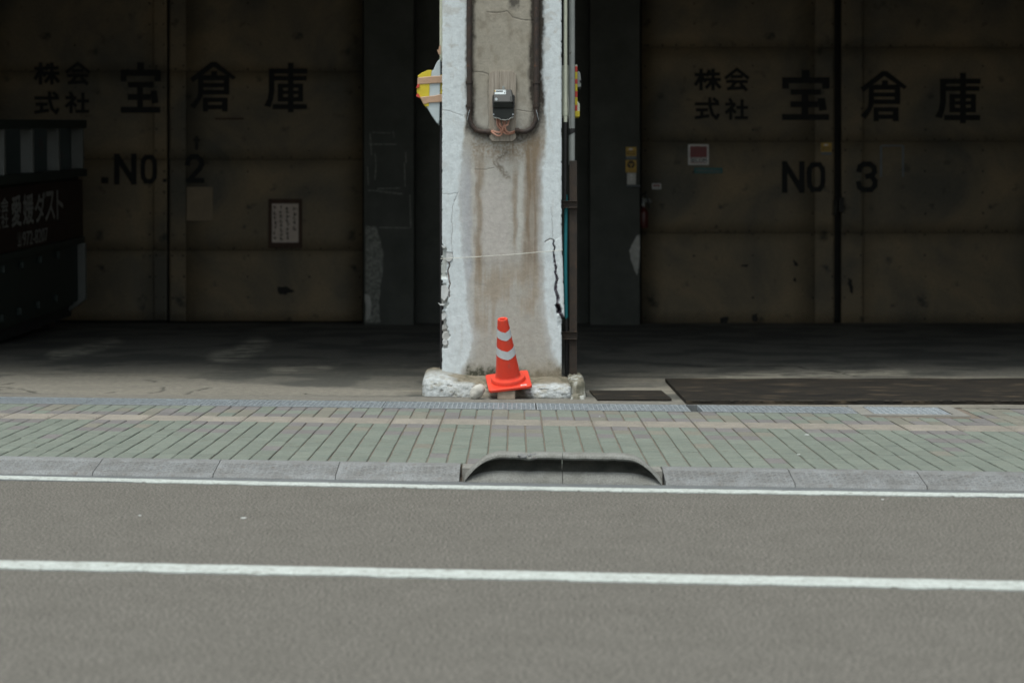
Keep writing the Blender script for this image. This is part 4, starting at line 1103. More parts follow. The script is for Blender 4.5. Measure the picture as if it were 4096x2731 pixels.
m = MB(); m.box(px0 + .03, px1 - .03, 13.16, 13.9, -.05, .085); m.build('plinth_core', 'cover_concrete', pil)
# rough broken end of the plinth to the right, under the steel post
def lump(name, x0, x1, y0, y1, h, mat, parent, seed, rough=.02, n=14):
    uu2, vv2 = np.meshgrid(np.linspace(-1, 1, n * 2), np.linspace(-1, 1, n * 2))
    r_ = np.maximum(np.abs(uu2), np.abs(vv2)); prof_ = np.sqrt(np.clip(1 - np.clip((r_ - .55) / .45, 0, 1) ** 2.2, 0, 1))
    xx = (x0 + x1) / 2 + uu2 * (x1 - x0) / 2; yy = (y0 + y1) / 2 + vv2 * (y1 - y0) / 2
    nn = fbm(xx * 14 + seed, yy * 14, 4, seed) - .5
    zz = h * prof_ * (1 + nn * .55) - .02 * (r_ > .98)
    xx = xx + nn * rough; yy = yy + (fbm(xx * 20, yy * 20 + 9, 3, seed + 5) - .5) * rough
    cc = np.zeros(xx.shape + (3,)); cc[:] = (.17, .16, .125)
    cc = lerp(cc, (.36, .37, .35), sstep(.5, .62, fbm(xx * 22, yy * 22, 4, seed + 8)))
    cc = lerp(cc, (.07, .068, .05), sstep(.55, .7, fbm(xx * 30, yy * 18, 4, seed + 18)))
    return grid_obj(name, xx, yy, zz, cc, mat, parent, ORG[parent.name] if parent else ((x0 + x1) / 2, (y0 + y1) / 2, 0))
lump('plinth_rubble', PX(2266, 13.2), PX(2340, 13.2), 13.02, 13.75, .115, 'plinth', pil, 5, .03)
lump('plinth_rubble', PX(2282, 13.0), PX(2336, 13.0), 12.86, 13.06, .028, 'plinth', pil, 9, .02)

# string tied across the pillar
m = MB(); a, b = P(1764, 1035, DF - .012), P(2249, 1000, DF - .012)
pts = [a + (b - a) * (i / 24) + Vector((0, -.008 - .004 * math.sin(i * 1.7), -.006 * math.sin(math.pi * i / 24) + random.uniform(-.0006, .0006))) for i in range(25)]
pts = [Vector((a.x, DF + .06, a.z))] + pts + [Vector((b.x + .004, DF + .06, b.z))]
m.tube(pts, .0022, 6)
tag(m.build('string', 'string', smooth=True), 'thin white string stretched level across the pillar face', 'string')

# ================================================================== METER, BOARD, CONDUITS
def octo(x0, y0, x1, y1, cx2, cy2, d):
    return [(PX(a, d), PZ(b, d)) for a, b in ((x0 + cx2, y0), (x1 - cx2, y0), (x1, y0 + cy2), (x1, y1 - cy2), (x1 - cx2, y1), (x0 + cx2, y1), (x0, y1 - cy2), (x0, y0 + cy2))]
bd = thing('backing_board', 'weathered wooden backing board with cut corners behind the electric meter', 'board', (PX(2010, DF), DF, PZ(566, DF)))
DM = DF - .026
edges = [1957, 1977, 1998, 2040, 2064]
poly = octo(1957, 286, 2064, 566, 13, 13, DF)
# planks of the board, butted edge to edge
for i in range(4):
    a, b = PX(edges[i], DF) + .0006, PX(edges[i + 1], DF) - .0006
    cut = .013 * DF / F * 1000
    c13 = PX(CX + 13, DF)
    zt_, zb_ = PZ(286, DF), PZ(566, DF)
    if i == 0: pl_ = [(a + c13, zt_), (b, zt_), (b, zb_), (a + c13, zb_), (a, zb_ + c13), (a, zt_ - c13)]
    elif i == 3: pl_ = [(a, zt_), (b - c13, zt_), (b, zt_ - c13), (b, zb_ + c13), (b - c13, zb_), (a, zb_)]
    else: pl_ = [(a, zt_), (b, zt_), (b, zb_), (a, zb_)]
    m = MB(); m.prism(pl_, DM + random.uniform(-.001, .001), DF + .012); m.build('plank', 'wood', bd, bevel=.0012, bseg=1)
mt = thing('electric_meter', 'dark grey electric meter with a small white display label and black cover', 'electric meter', (PX(2012, DM), DM, PZ(480, DM)))
def chamf(x0, y0, x1, y1, c_, y_front, y_back, name, mat, par, bev=.004):
    m = MB(); m.prism(octo(x0, y0, x1, y1, c_, c_, DM), y_front, y_back)
    return m.build(name, mat, par, bevel=bev)
chamf(1970, 380, 2059, 436, 5, DM - .055, DM + .002, 'base', 'meter', mt)
m = MB()                            # case: upper face leans back, sides flare
f = lambda a, b, dy: (PX(a, DM), DM - dy, PZ(b, DM))
vs = [f(1978, 361, .02), f(2046, 361, .02), f(2055, 388, .02), f(2058, 418, .02), f(1972, 418, .02), f(1973, 388, .02),
      f(1979, 363, .085), f(2045, 363, .085), f(2049, 388, .105), f(2050, 412, .125), f(1976, 412, .125), f(1977, 388, .105)]
fs = [(6, 7, 8, 11), (11, 8, 9, 10), (0, 1, 7, 6), (1, 2, 8, 7), (2, 3, 9, 8), (3, 4, 10, 9), (4, 5, 11, 10), (5, 0, 6, 11), (0, 5, 4, 3, 2, 1)]
m.add(vs, fs); m.build('case', 'meter', mt, bevel=.003)
m = MB()
for i, (a, b, c_, e) in enumerate(((1979.5, 364, 2024, 382),)):
    k0, k1 = .0865 + .02 * (b - 363) / 25, .0865 + .02 * (e - 363) / 25
    m.add([f(a, b, k0), f(c_, b, k0), f(c_, e, k1), f(a, e, k1), f(a, b, k0 - .003), f(c_, b, k0 - .003), f(c_, e, k1 - .003), f(a, e, k1 - .003)], [(0, 1, 2, 3), (0, 4, 5, 1), (1, 5, 6, 2), (2, 6, 7, 3), (3, 7, 4, 0)])
lab = m.build('display_label', 'meter_label', mt)
m = MB()
def lp(a, b, c_, e, mb, off=.0015):
    k0, k1 = .0865 + .02 * (b - 363) / 25 + off, .0865 + .02 * (e - 363) / 25 + off
    mb.add([f(a, b, k0), f(c_, b, k0), f(c_, e, k1), f(a, e, k1), f(a, b, k0 - off * 1.1), f(c_, b, k0 - off * 1.1), f(c_, e, k1 - off * 1.1), f(a, e, k1 - off * 1.1)], [(0, 1, 2, 3), (0, 4, 5, 1), (1, 5, 6, 2), (2, 6, 7, 3), (3, 7, 4, 0)])
lp(1984, 367, 2012, 372, m); lp(2020, 367, 2022.5, 369.5, m); lp(2017, 374, 2021, 378, m)
m.build('display_window', 'ink', lab)
m = MB(); lp(1979.6, 365, 1983, 372, m, .001); m.build('yellow_tab', 'sign_yellow', lab)
m = MB(); m.prism([(PX(1985.5 + 5.5 * math.cos(a), DM), PZ(402 + 5.5 * math.sin(a), DM)) for a in np.arange(16) * math.pi / 8], DM - .121, DM - .105); m.build('inspection_seal', 'meter_label', mt)
m = MB(); m.add([f(2040, 390, .109), f(2046, 390, .109), f(2046, 406, .123), f(2040, 406, .123), f(2040, 390, .10), f(2046, 390, .10), f(2046, 406, .10), f(2040, 406, .10)], [(0, 1, 2, 3), (0, 4, 5, 1), (1, 5, 6, 2), (2, 6, 7, 3), (3, 7, 4, 0)]); m.build('slot_cover', 'meter_dark', mt)
m = MB()                            # terminal cover: overhanging brow and wide lower skirt
vs = [f(1977, 412, .130), f(2048, 412, .130), f(2052, 436, .112), f(1974, 436, .112), f(1977, 412, .01), f(2048, 412, .01), f(2052, 436, .01), f(1974, 436, .01)]
m.add(vs, [(0, 1, 2, 3), (0, 4, 5, 1), (1, 5, 6, 2), (2, 6, 7, 3), (3, 7, 4, 0), (4, 7, 6, 5)])
m.build('terminal_brow', 'meter_dark', mt, bevel=.003)
m = MB()
ol = [(1971, 437), (2056, 437), (2055, 470), (2042, 474), (2036, 480), (2020, 482), (2002, 480), (1996, 475), (1984, 474), (1973, 470)]
m.prism([(PX(a, DM), PZ(b, DM)) for a, b in ol], DM - .105, DM + .001); tcv = m.build('terminal_cover', 'meter_dark', mt, bevel=.004)
m = MB(); m.tube([f(a, b + 1.5, .106) for a, b in ((1974, 470), (1984, 474.5), (1996, 475.5), (2002, 480.5), (2020, 482.5), (2036, 480.5), (2042, 474.5), (2054, 470.5))], .0028, 6); m.build('cover_lip', 'grey_pipe', tcv, smooth=True)
for a in (1975, 2052):
    m = MB(); m.prism([(PX(a + 3.2 * math.cos(t), DM), PZ(462 + 3.2 * math.sin(t), DM)) for t in np.arange(12) * math.pi / 6], DM - .112, DM - .104); m.build('screw', 'galv', tcv)
m = MB(); m.prism(octo(2008.5, 344, 2019, 366, 4, 4, DM), DM - .012, DM + .001); m.build('hanging_lug', 'grey_pipe', mt, bevel=.002)

def cubic(pts, n=8):
    pts = [Vector(p) for p in pts]; out = []
    Q = [pts[0] * 2 - pts[1]] + pts + [pts[-1] * 2 - pts[-2]]
    for i in range(1, len(Q) - 2):
        for k in range(n):
            t = k / n
            out.append(.5 * ((2 * Q[i]) + (-Q[i - 1] + Q[i + 1]) * t + (2 * Q[i - 1] - 5 * Q[i] + 4 * Q[i + 1] - Q[i + 2]) * t * t + (-Q[i - 1] + 3 * Q[i] - 3 * Q[i + 1] + Q[i + 2]) * t ** 3))
    out.append(pts[-1]); return out
def conduit(xp, side, label):
    d = DF - .022
    t = thing('conduit_pipe', label, 'pipe', (PX(xp, d), d, PZ(530, d)), group='rusty conduits feeding the meter')
    s = side
    r = .0175
    m = MB(); m.tube([P(xp, -560, d), P(xp, 200, d), P(xp + s * 1, 440, d)], r * 1.08, 14)
    m.build('riser', 'conduit', t, smooth=True)
    m = MB(); m.tube(cubic([P(xp + s * 1, 432, d), P(xp + s * 1, 470, d), P(xp + s * 9, 498, d), P(xp + s * 26, 519, d), P(xp + s * 50, 527, d), P(xp + s * 76, 527 + (2 if s > 0 else -3), d)], 8), r * .95, 14)
    m.build('elbow', 'conduit', t, smooth=True)
    for yy in (330, 424):
        m = MB(); m.tube([P(xp + s * .5, yy - 5, d), P(xp + s * .5, yy + 5, d)], r * 1.32, 14)
        w = PX(CX + 15, d)
        q = P(xp, yy, d); m.box(q.x - w, q.x + w, DF - .008, DF + .008, q.z - .008, q.z + .008)
        m.build('clamp', 'conduit', t, smooth=True)
    m = MB(); e = P(xp + s * 76, 527 + (2 if s > 0 else -3), d); m.tube([e - Vector((s * .012, 0, 0)), e + Vector((s * .016, 0, 0))], r * 1.22, 14); m.build('end_collar', 'conduit', t, smooth=True)
    m = MB(); m.tube(cubic([P(xp + s * 2, 440, d - .02), P(xp - s * 2, 452, d - .024), P(xp - s * 5, 466, d - .022), P(xp - s * 9, 482, d - .018)], 6), .002, 6); m.build('tie_wire', 'galv', t, smooth=True)
    return t
conduit(1877, 1, 'rusty brown conduit rising on the clean side of the electric meter')
conduit(2146, -1, 'rusty brown conduit rising through the black soot stain')
wires = [[(1987, 481), (1990, 500), (1998, 512), (2008, 526), (2004, 540), (1990, 543), (1974, 533), (1964, 526)],
         [(1999, 483), (2000, 500), (2010, 512), (2008, 526), (1996, 531), (1980, 527), (1964, 524)],
         [(2023, 484), (2018, 500), (2012, 514), (2014, 528), (2026, 536), (2044, 533), (2058, 530)],
         [(2036, 482), (2031, 498), (2022, 504), (2023, 520), (2034, 530), (2048, 528), (2058, 526)],
         [(2011, 484), (2014, 502), (2016, 520), (2022, 531), (2036, 536), (2058, 531)],
         [(1993, 483), (1995, 498), (2004, 518), (1998, 528), (1984, 528), (1964, 525)]]
for i, w in enumerate(wires):
    m = MB(); dpt = [.07, .085, .08, .095, .065, .06][i]
    pts = [P(a, b, DF - (.030 + (dpt - .02) * (1 - (k / (len(w) - 1)) ** 2) if k < len(w) - 1 else .022)) for k, (a, b) in enumerate(w)]
    pts[0] = P(w[0][0], w[0][1] - 10, DF - .06)
    m.tube(cubic(pts, 6), .0062, 8); m.build('wire', 'wire', mt, smooth=True)

# ================================================================== PIPES BESIDE THE PILLAR
def pipe_thing(name, label, px_, d, y0, y1, r, mat, extra=None, cat='pipe'):
    t = thing(name, label, cat, (PX(px_, d), d, PZ(y1, d)))
    m = MB(); m.tube([P(px_, y0, d), P(px_, (y0 + y1) / 2, d), P(px_, y1, d)], r, 16); m.build('tube', mat, t, smooth=True)
    return t
t = pipe_thing('cream_pipe', 'slim cream plastic pipe running down behind the taped guard', 1765.5, DF + .13, -560, 480, .0125, 'cream')
m = MB(); m.tube([P(1765.5, 428, DF + .13), P(1765.5, 444, DF + .13)], .0165, 16); m.build('coupling', 'cream', t, smooth=True)
m = MB(); m.tube([P(1765.5, 478, DF + .13), P(1764.5, 620, DF + .13), P(1766, 1505, DF + .14)], .0105, 10); m.build('sleeve', 'black_rubber', t, smooth=True)
t = pipe_thing('cream_pipe', 'slim cream plastic pipe between the pillar and the thick grey pipe', 2262, DF + .06, -560, 489, .0128, 'cream')
for yy in (440, 455):
    m = MB(); m.tube([P(2262, yy - 7, DF + .06), P(2262, yy + 6, DF + .06)], .0158, 16); m.build('coupling', 'cream', t, smooth=True)
m = MB(); m.tube([P(2262, 487, DF + .06), P(2261, 560, DF + .07), P(2259, 800, DF + .10)], .012, 10); m.build('sleeve', 'black_rubber', t, smooth=True)
t = pipe_thing('grey_pipe', 'thick grey plastic pipe running down into the rusty steel guard', 2287, DF + .16, -560, 660, .0225, 'grey_pipe')
m = MB(); m.tube([P(2286, 514, DF + .16), P(2286, 522, DF + .16), P(2285, 532, DF + .16), P(2287, 536, DF + .16)], [.0245, .026, .0265, .0245], 16); m.build('tape_wrap', 'black_rubber', t, smooth=True)
m = MB(); m.tube(cubic([P(2273, 380, DF + .12), P(2275, 430, DF + .11), P(2277, 480, DF + .12), P(2281, 520, DF + .14)], 6), .0016, 6); m.build('thin_wire', 'string', t, smooth=True)
# rusty U-section guard with two straps
sg = thing('steel_guard', 'rusty brown steel channel guard standing beside the pillar on two straps', 'pipe guard', (PX(2293, DF + .08), DF + .08, .09))
dg_ = DF + .10; gx0, gx1 = PX(2278, dg_), PX(2308, dg_)
zt_ = PZ(643, dg_)
m = MB(); m.box(gx0, gx1, dg_, dg_ + .004, .085, zt_); m.box(gx0, gx0 + .004, dg_ + .004, dg_ + .075, .085, zt_); m.box(gx1 - .004, gx1, dg_ + .004, dg_ + .075, .085, zt_)
m.build('channel', 'steel_brown', sg, bevel=.001, bseg=1)
for ya, yb in ((803, 832), (1325, 1357)):
    m = MB(); za, zb2 = PZ(yb, dg_ - .01), PZ(ya, dg_ - .01)
    xa = PX(2246, dg_ - .01)
    m.box(xa, gx1 + .002, dg_ - .008, dg_ - .002, za, zb2)
    m.box(xa, gx1 + .002, dg_ - .030, dg_ - .008, za, za + .005); m.box(xa, gx1 + .002, dg_ - .026, dg_ - .008, zb2 - .005, zb2)
    s_ = m.build('strap', 'steel_brown', sg, bevel=.001, bseg=1)
    m = MB(); q = Vector(((xa + .018), dg_ - .010, (za + zb2) / 2)); m.tube([q, q - Vector((0, .012, 0))], .007, 6); m.build('bolt', 'steel_brown', s_)
m = MB(); m.tube(cubic([P(2264, 780, DF + .15), P(2264, 860, DF + .13), P(2262, 1000, DF + .12), P(2263, 1150, DF + .12), P(2266, 1278, DF + .13)], 6), .0125, 12)
cbt = thing('cable', 'teal sheathed cable hanging between the pillar and the steel guard', 'cable', P(2264, 1505, DF + .15))
m.build('sheath', 'teal', cbt, smooth=True)
m = MB(); m.tube([P(2266, 1270, DF + .13), P(2267, 1400, DF + .14), P(2268, 1515, DF + .15)], .0132, 12); m.build('sleeve', 'black_rubber', cbt, smooth=True)

# ================================================================== TAPED GUARDS ON THE PILLAR'S SIDES
dgd = DF + .08
gl = thing('taped_guard', 'pale plastic housing patched with yellow tape and brown packing tape', 'guard', (PX(1725, dgd), dgd, PZ(496, dgd)))
zz_ = lambda pts, d=dgd: [(PX(1640 + a / 4.9, d), PZ(200 + b / 4.9, d)) for a, b in pts]
body = [(596, 175), (545, 215), (505, 285), (455, 400), (420, 420), (300, 445), (160, 520), (155, 700), (140, 790), (145, 890), (215, 950), (285, 1075), (330, 1130), (430, 1300), (530, 1440), (560, 1455), (575, 1380), (588, 1020), (590, 660), (596, 520)]
m = MB(); m.prism(zz_(body), dgd, dgd + .24); m.build('housing', 'pad', gl, bevel=.008)
m = MB(); m.prism(zz_([(600, 90), (560, 90), (530, 0), (600, 0)]), dgd - .004, dgd + .02); m.prism(zz_([(600, 60), (545, 55), (575, -80), (602, -90)]), dgd + .01, dgd + .015); m.build('tape_tail', 'brown_tape', gl)
m = MB(); m.prism(zz_([(428, 396), (345, 400), (240, 448), (146, 510), (185, 560), (150, 700), (130, 795), (150, 905), (195, 935), (270, 1078), (300, 1108), (370, 1112), (376, 1000), (388, 660), (412, 520)]), dgd - .004, dgd + .245)
m.build('yellow_tape', 'yellow', gl, bevel=.003)
m = MB(); m.prism(zz_([(150, 545), (250, 535), (420, 520), (585, 512), (648, 500), (648, 650), (560, 655), (400, 665), (180, 678), (144, 690)]), dgd - .009, dgd + .25); m.build('brown_tape', 'brown_tape', gl, bevel=.004)
m = MB(); m.prism(zz_([(196, 930), (250, 920), (400, 905), (470, 900), (560, 880), (648, 865), (648, 1018), (560, 1032), (380, 1040), (268, 1072)]), dgd - .009, dgd + .25); m.build('brown_tape', 'brown_tape', gl, bevel=.004)
m = MB(); m.prism(zz_([(146, 682), (188, 678), (185, 738), (112, 748), (140, 712)]), dgd - .012, dgd + .05); m.build('red_tape', 'red', gl)
m = MB(); m.prism(zz_([(148, 855), (172, 862), (200, 925), (184, 942), (118, 905)]), dgd - .012, dgd + .05); m.build('red_tape', 'red', gl)
m = MB(); m.box(PX(1757, dgd), X0 + .012, dgd + .02, dgd + .22, PZ(470, dgd), PZ(245, dgd)); m.build('mount', 'black_rubber', gl)
m = MB(); m.box(PX(1759.5, DF + .08), PX(1769, DF + .08), DF + .095, DF + .14, PZ(372, DF), PZ(296, DF)); m.build('yellow_strip', 'yellow', gl)
d2 = DF + .24
gr = thing('striped_guard', 'narrow pad with red and yellow blocks of tape beside the thick grey pipe', 'guard', (PX(2306, d2), d2, PZ(470, d2)))
z2 = lambda pts, d=d2: [(PX(2220 + a / 4.9, d), PZ(200 + b / 4.9, d)) for a, b in pts]
m = MB(); m.prism(z2([(140, 300), (400, 300), (405, 285), (425, 285), (440, 305), (440, 1000), (486, 1060), (486, 1200), (420, 1300), (140, 1300)]), d2 + .003, d2 + .22); m.build('pad', 'cream', gr, bevel=.006)
ys = [320, 432, 575, 668, 812, 930, 1085, 1195, 1310]
for i in range(8):
    m = MB(); xr = 440 if i < 7 else 484
    m.prism(z2([(384, ys[i] + 2), (xr, ys[i] + 2), (xr, ys[i + 1] - 1), (384, ys[i + 1] - 1)]), d2 - .004, d2 + .226); m.build('tape_block', 'red' if i % 2 == 0 else 'yellow', gr, bevel=.003)
lm = thing('small_lamp', 'small grey plastic lamp fixed on the striped pad', 'lamp', (PX(2316, d2), d2, PZ(352, d2)))
m = MB(); m.prism(z2([(440, 425), (455, 415), (485, 425), (500, 470), (512, 600), (514, 720), (440, 725)]), d2 + .03, d2 + .12); m.build('housing', 'grey_pipe', lm, bevel=.006)
m = MB(); m.prism(z2([(486, 585), (516, 585), (518, 640), (490, 640)]), d2 + .02, d2 + .08); m.build('lens', 'black_rubber', lm, bevel=.003)
m = MB(); m.prism(z2([(440, 727), (512, 727), (505, 765), (440, 770)]), d2 + .035, d2 + .11); m.build('foot', 'black_rubber', lm, bevel=.003)

# ================================================================== TRAFFIC CONE, BLOCK, STONE
bc = P(2034, 1524, 12.99)
cone = thing('traffic_cone', 'orange traffic cone with two silver chevron bands tilted on the plinth', 'traffic cone', bc, (R(17), R(-6.5), R(4)))
ORG[cone.name] = Vector((0, 0, 0))
m = MB(); s_ = .146
c_ = .022
cor = []
for sx, sy, a0 in ((1, 1, 0), (-1, 1, 90), (-1, -1, 180), (1, -1, 270)):
    for k in range(6):
        a = R(a0 + k * 18); cor.append((sx * (s_ - c_) + c_ * math.cos(a), sy * (s_ - c_) + c_ * math.sin(a)))
m.prism_z(cor, -.012, .008)
base_ = m.build('base', 'cone', cone, bevel=.005, bseg=3)
m = MB(); m.lathe([(.117, .006), (.115, .030), (.112, .034), (.100, .036), (.088, .038), (.0845, .043), (.082, .050)], 64); m.build('base_ring', 'cone', cone, smooth=True)
def rc(z): return .0835 + (.0345 - .0835) * (z - .042) / (.445 - .042)
m = MB(); m.lathe([(rc(.040), .040)] + [(rc(zz), zz) for zz in np.linspace(.05, .44, 14)] + [(.0345, .446), (.032, .4495), (.024, .450), (.0195, .447), (.0175, .440), (.0165, .38), (.001, .379)], 64); m.build('body', 'cone', cone, smooth=True)
def band_(za, zb, drop, name='reflective_band'):
    m = MB(); n = 72; nz2 = 6; vs = []; fs = []
    for k in range(n + 1):
        a = -math.pi + 2 * math.pi * k / n                # a = 0 faces the street
        dv = -drop * max(0, 1 - abs(a) / R(95))
        for j in range(nz2 + 1):
            zz = za + (zb - za) * j / nz2 + dv
            wr_ = .0009 + .0007 * (math.sin(a * 9 + j) * .5 + .5)
            vs.append(((rc(zz) + wr_) * math.sin(a + .12), -(rc(zz) + wr_) * math.cos(a + .12), zz))
    q = nz2 + 1
    for k in range(n):
        for j in range(nz2): fs.append((k * q + j, (k + 1) * q + j, (k + 1) * q + j + 1, k * q + j + 1))
    m.add(vs, fs); return m.build(name, 'reflect', cone, smooth=True)
band_(.334, .390, .026); band_(.207, .264, .030)
m = MB(); m.box(.070, .112, -.128, -.114, .008, .0095); st_ = m.build('maker_sticker', 'sticker_white', cone)
m = MB()
for k in range(6): m.box(.082 + k * .004, .0845 + k * .004, -.123, -.119, .0095, .0099)
tag(m.build('writing', 'ink', st_), kind='stuff')

bb = thing('concrete_block', 'small tan concrete block under the front edge of the traffic cone', 'block', (PX(2024, 12.9), 12.97, 0))
def rough_box(x0, x1, y0, y1, z0, z1, name, mat, par, seed, amp=.005, bev=.01):
    m = MB(); m.box(x0, x1, y0, y1, z0, z1)
    me = m.mesh(name, [mat], ORG[par.name], False, bev, 3)
    bm = bmesh.new(); bm.from_mesh(me); bmesh.ops.subdivide_edges(bm, edges=bm.edges, cuts=4, use_grid_fill=True)
    r_ = random.Random(seed)
    for v_ in bm.verts:
        n_ = fbm(np.array([v_.co.x * 22 + seed]), np.array([v_.co.z * 22 + v_.co.y * 9]), 3, seed)[0] - .5
        v_.co += v_.co.normalized() * n_ * amp * 2
    bm.to_mesh(me); bm.free(); me.polygons.foreach_set('use_smooth', [True] * len(me.polygons)); me.set_sharp_from_angle(angle=R(50))
    return link(bpy.data.objects.new(name, me), par)
rough_box(PX(1989, 12.9), PX(2061, 12.9), 12.865, 13.03, -.004, .060, 'block_body', 'tan_block', bb, 3)
# pale river stone
m = MB(); st = bpy.data.meshes.new('stone')
bm = bmesh.new(); bmesh.ops.create_icosphere(bm, subdivisions=4, radius=1)
for v_ in bm.verts:
    n_ = fbm(np.array([v_.co.x * 1.3 + 5]), np.array([v_.co.z * 1.3 + v_.co.y]), 3, 7)[0] - .5
    p = v_.co * (1 + n_ * .30)
    v_.co = Vector((p.x * .040, p.y * .044, p.z * .064))
rot = Matrix.Rotation(R(42), 4, 'Y'); bm.transform(rot)
bm.to_mesh(st); bm.free(); st.materials.append(MT['stone']); st.polygons.foreach_set('use_smooth', [True] * len(st.polygons))
so = bpy.data.objects.new('stone', st); so.location = (PX(1907, 12.88), 12.89, .046); COL.objects.link(so)
tag(so, 'rounded pale river stone leaning on the plinth beside the traffic cone', 'stone')

# ================================================================== STEEL PLATES
lp_ = thing('steel_plate', 'long dark rusty plate bridging the bay entrance beside the inspection cover', 'plate', (3.2, 13.3, 0))
m = MB(); nxp = 40
xa = np.linspace(1.11, 5.6, nxp)
vs = []; fs = []
for i, xx in enumerate(xa):
    wv = .002 * math.sin(i * .9)
    yf = 12.50 - .004 * (xx - 1.1); yb = 14.25 + .004 * (xx - 1.1); sh = .06 * 0
    vs += [(xx, yf, .004 + wv * .4), (xx, yf, .026 + wv), (xx + .015 * 0, yb, .028 + wv), (xx, yb, .004)]
for i in range(nxp - 1):
    a = i * 4
    for k in range(4): fs.append((a + k, a + 4 + k, a + 4 + (k + 1) % 4, a + (k + 1) % 4))
fs += [(0, 1, 2, 3), (nxp * 4 - 1, nxp * 4 - 2, nxp * 4 - 3, nxp * 4 - 4)]
m.add(vs, fs); m.build('plate', 'plate', lp_)
m = MB()
for i in range(80):
    a = 1.13 + i * .05 + random.uniform(0, .03)
    if random.random() < .75: m.box(a, a + random.uniform(.01, .06), 12.494 - .004 * (a - 1.1), 12.503, .0245, .0272 + .0008 * random.random())
tag(m.build('worn_edge', 'worn_steel', lp_), kind='stuff')
sp_ = thing('steel_plate', 'small thin rusty plate lying beside the broken plinth end', 'plate', (.78, 13.05, 0))
m = MB(); m.hexa([(.545, 12.77, .003), (1.036, 12.75, .003), (1.02, 13.42, .003), (.517, 13.43, .003)], [(.545, 12.77, .012), (1.036, 12.75, .016), (1.02, 13.42, .013), (.517, 13.43, .012)]); m.build('plate', 'plate', sp_, bevel=.001, bseg=1)

# ================================================================== SKIP CONTAINER IN THE BAY
SLX, SLZ, D0C = .0427, .0514, 21.1
X0C = -5.667 + SLX * D0C
def CUW(px_, py_):
    d = 5.667 / (SLX - (px_ - CX) / F)
    zc = HC - (py_ - HY) / F * d
    u_ = (d - D0C) * math.sqrt(1 + SLX ** 2 + SLZ ** 2)
    return u_, zc - SLZ * (d - D0C)
yaw = math.atan2(1, SLX); pit = math.atan2(SLZ, math.hypot(1, SLX))
sk = thing('skip_container', 'dark green ribbed waste container with white lettering on a dark red band', 'container', (X0C, D0C, 0), (0, -pit, yaw))
ORG[sk.name] = Vector((0, 0, 0))
def wz(py_, px_=325): return CUW(px_, py_)[1]
ztop, zrail, zwin, zband1, zband0, zbot = 2.30, 2.22, 1.77, 1.655, 1.01, .33
Lc = 4.6; Wc = 2.0
def cb(mb, u0, u1, y0, y1, z0, z1): return mb.box(u0, u1, y0, y1, z0, z1)
m = MB(); cb(m, -Lc, 0, .0, .05, zband0 + .003, zwin - .09); cb(m, -Lc + .05, -.05, Wc - .05, Wc, zbot, ztop); cb(m, -.05, -.001, .05, Wc, zbot, ztop - .003); cb(m, -Lc, -Lc + .05, .05, Wc, zbot, ztop - .003); cb(m, -Lc + .05, -.05, .05, Wc - .05, zbot - .04, zbot)
cb(m, -Lc, 0, .0, .05, zbot, zband0); m.build('body', 'cont_green', sk)
m = MB(); cb(m, -Lc - .02, .05, -.09, .10, ztop - .09, ztop); m.build('top_rail', 'cont_green', sk, bevel=.008)
m = MB(); cb(m, -Lc - .02, .05, -.085, .06, zwin - .085, zwin); m.build('middle_rail', 'cont_green', sk, bevel=.008)
for i in range(6):
    u_ = -.03 - .925 * i
    m = MB(); cb(m, u_ - .06, u_, -.075, .05, zwin + .002, ztop - .092); m.build('rib', 'cont_pale', sk, bevel=.006)
m = MB(); cb(m, -Lc, .06, -.030, -.002, zband0 + .02, zband1); m.build('lettered_band', 'cont_red', sk, bevel=.004)
m = MB(); cb(m, -Lc, .06, -.05, -.001, zband0 - .05, zband0 + .018); m.build('lower_rail', 'cont_green', sk, bevel=.006)
m = MB(); cb(m, -.09, -.02, -.085, -.001, zbot + .02, zband0 - .052); m.build('corner_post', 'cont_pale', sk, bevel=.006)
m = MB(); m.add([(-.09, -.085, zbot + .018), (-.02, -.085, zbot + .018), (-.02, -.001, zbot + .018), (-.09, -.001, zbot + .018), (-.09, .12, zbot - .13), (-.02, .12, zbot - .13), (-.02, .2, zbot - .13), (-.09, .2, zbot - .13)], [(0, 1, 2, 3), (4, 7, 6, 5), (0, 4, 5, 1), (1, 5, 6, 2), (2, 6, 7, 3), (3, 7, 4, 0)]); m.build('post_foot', 'cont_pale', sk)
m = MB(); cb(m, -Lc, .0, .10, .35, zbot - .17, zbot - .042); cb(m, -Lc, .0, Wc - .35, Wc - .1, zbot - .17, zbot - .042); m.build('skid', 'black_rubber', sk)
m = MB(); cb(m, -.02, .05, -.05, -.002, 1.0 - .16, 1.0 - .07); m.build('hinge', 'grey_pipe', sk, bevel=.006); m = MB(); cb(m, -.02, .05, -.05, -.002, zbot + .1, zbot + .22); m.build('hinge', 'grey_pipe', sk, bevel=.006)
for (a, b) in ((222, 1012), (150, 1030), (78, 1050), (2, 1068)):
    u_, w_0 = CUW(a + 8, b); m = MB(); cb(m, u_ - .05, u_, -.05, -.001, w_0 - .06, w_0 + .02); m.build('lug', 'cont_green', sk, bevel=.012)
for (a, b) in ((212, 1188), (140, 1215), (66, 1240), (-6, 1268)):
    u_, w_0 = CUW(a + 8, b); m = MB(); cb(m, u_ - .05, u_, -.05, -.001, max(w_0 - .05, zbot), max(w_0 + .03, zbot + .08)); m.build('lug', 'cont_green', sk, bevel=.012)
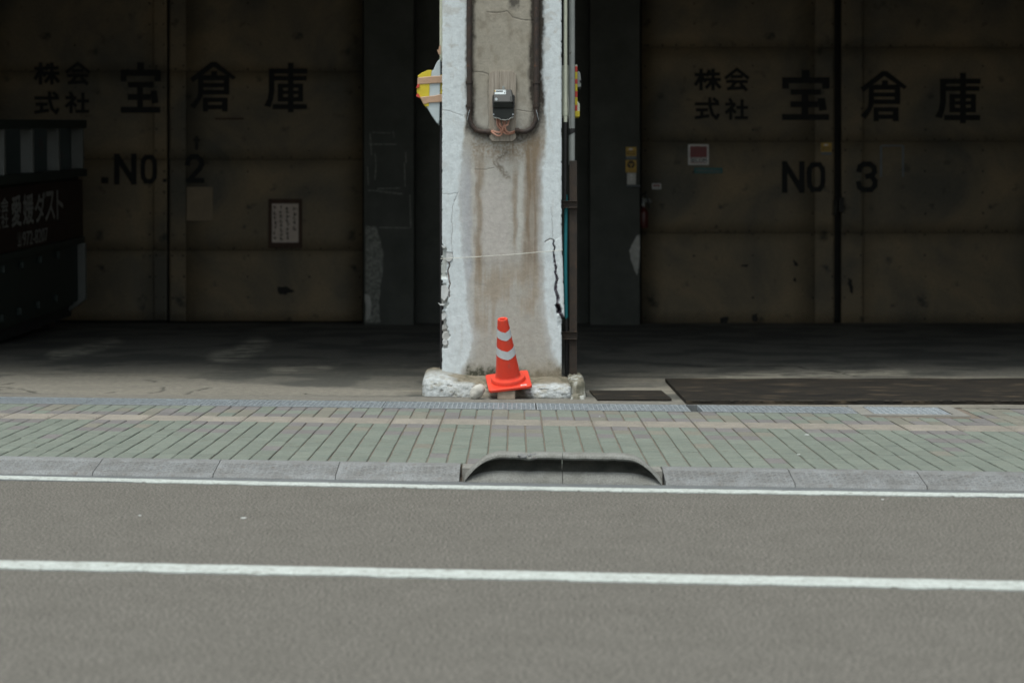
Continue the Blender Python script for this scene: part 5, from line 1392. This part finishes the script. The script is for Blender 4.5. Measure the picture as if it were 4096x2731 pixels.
def ctext(body, px0_, px1_, zc0, zc1, bold):
    ua, ub = CUW(px0_, 800)[0], CUW(px1_, 800)[0]
    letter(body, 0, 1, 0, 1, 0, 'letter_white', sk, bold=bold, fn=lambda a, b: (ua + a * (ub - ua), -.0335, zc0 + b * (zc1 - zc0)))
for ch, a, b in (('愛', 42, 80), ('媛', 88, 129), ('ダ', 135, 176), ('ス', 176, 214), ('ト', 222, 247)): ctext(ch, a, b, 1.27, 1.56, .03)
for ch, zc in (('株', 1.42), ('式', 1.27)): ctext(ch, -34, -4, zc, zc + .135, .03)
for ch, zc in (('会', 1.42), ('社', 1.27)): ctext(ch, 0, 28, zc, zc + .135, .03)
ctext('☎', 62, 82, 1.06, 1.20, .0); ctext('972-8207', 85, 184, 1.06, 1.20, .009)
wb = MB(); wb.box(PX(130, 21.9), PX(215, 21.9), 21.7, 21.95, -.005, .13)
tag(wb.build('timber_block', 'steel_brown', bevel=.008), 'dark timber block on the floor behind the container', 'block')

# ================================================================== SMALL LITTER
def scrap(px_, py_, w, label, seed, z=.002):
    d = GD(py_); r_ = random.Random(seed); x_ = PX(px_, d)
    pts = [(x_ + w * math.cos(a) * r_.uniform(.6, 1.1), d + w * .8 * math.sin(a) * r_.uniform(.6, 1.1)) for a in np.arange(7) * 2 * math.pi / 7]
    m = MB(); m.prism_z(pts, z, z + .004); tag(m.build('paper_scrap', 'litter'), label, 'litter')
scrap(3229, 1741, .016, 'white paper scrap on the green pavers, larger of two', 1)
scrap(3194, 1820, .008, 'tiny white paper scrap on the green pavers near the kerb', 2)
for sx_, sy_, sw_, lb in ((975, 2072, .011, 'pale flattened scrap on the asphalt inside the white edge line'), (560, 2062, .006, 'tiny pale crumb on the asphalt beside the edge line'), (3530, 1998, .006, 'tiny pale crumb on the asphalt just outside the edge line')):
    d_ = GD(sy_, ZR); rr_s = random.Random(sx_); x_ = PX(sx_, d_)
    m = MB(); m.prism_z([(x_ + sw_ * math.cos(a) * rr_s.uniform(.7, 1.2), d_ + sw_ * .8 * math.sin(a)) for a in np.arange(7) * 2 * math.pi / 7], ZR + .0005, ZR + .003); tag(m.build('paper_scrap', 'litter'), lb, 'litter')
scrap(1908 + 490, 1668, .006, 'white crumb on the pavers beside the guidance tiles', 3)
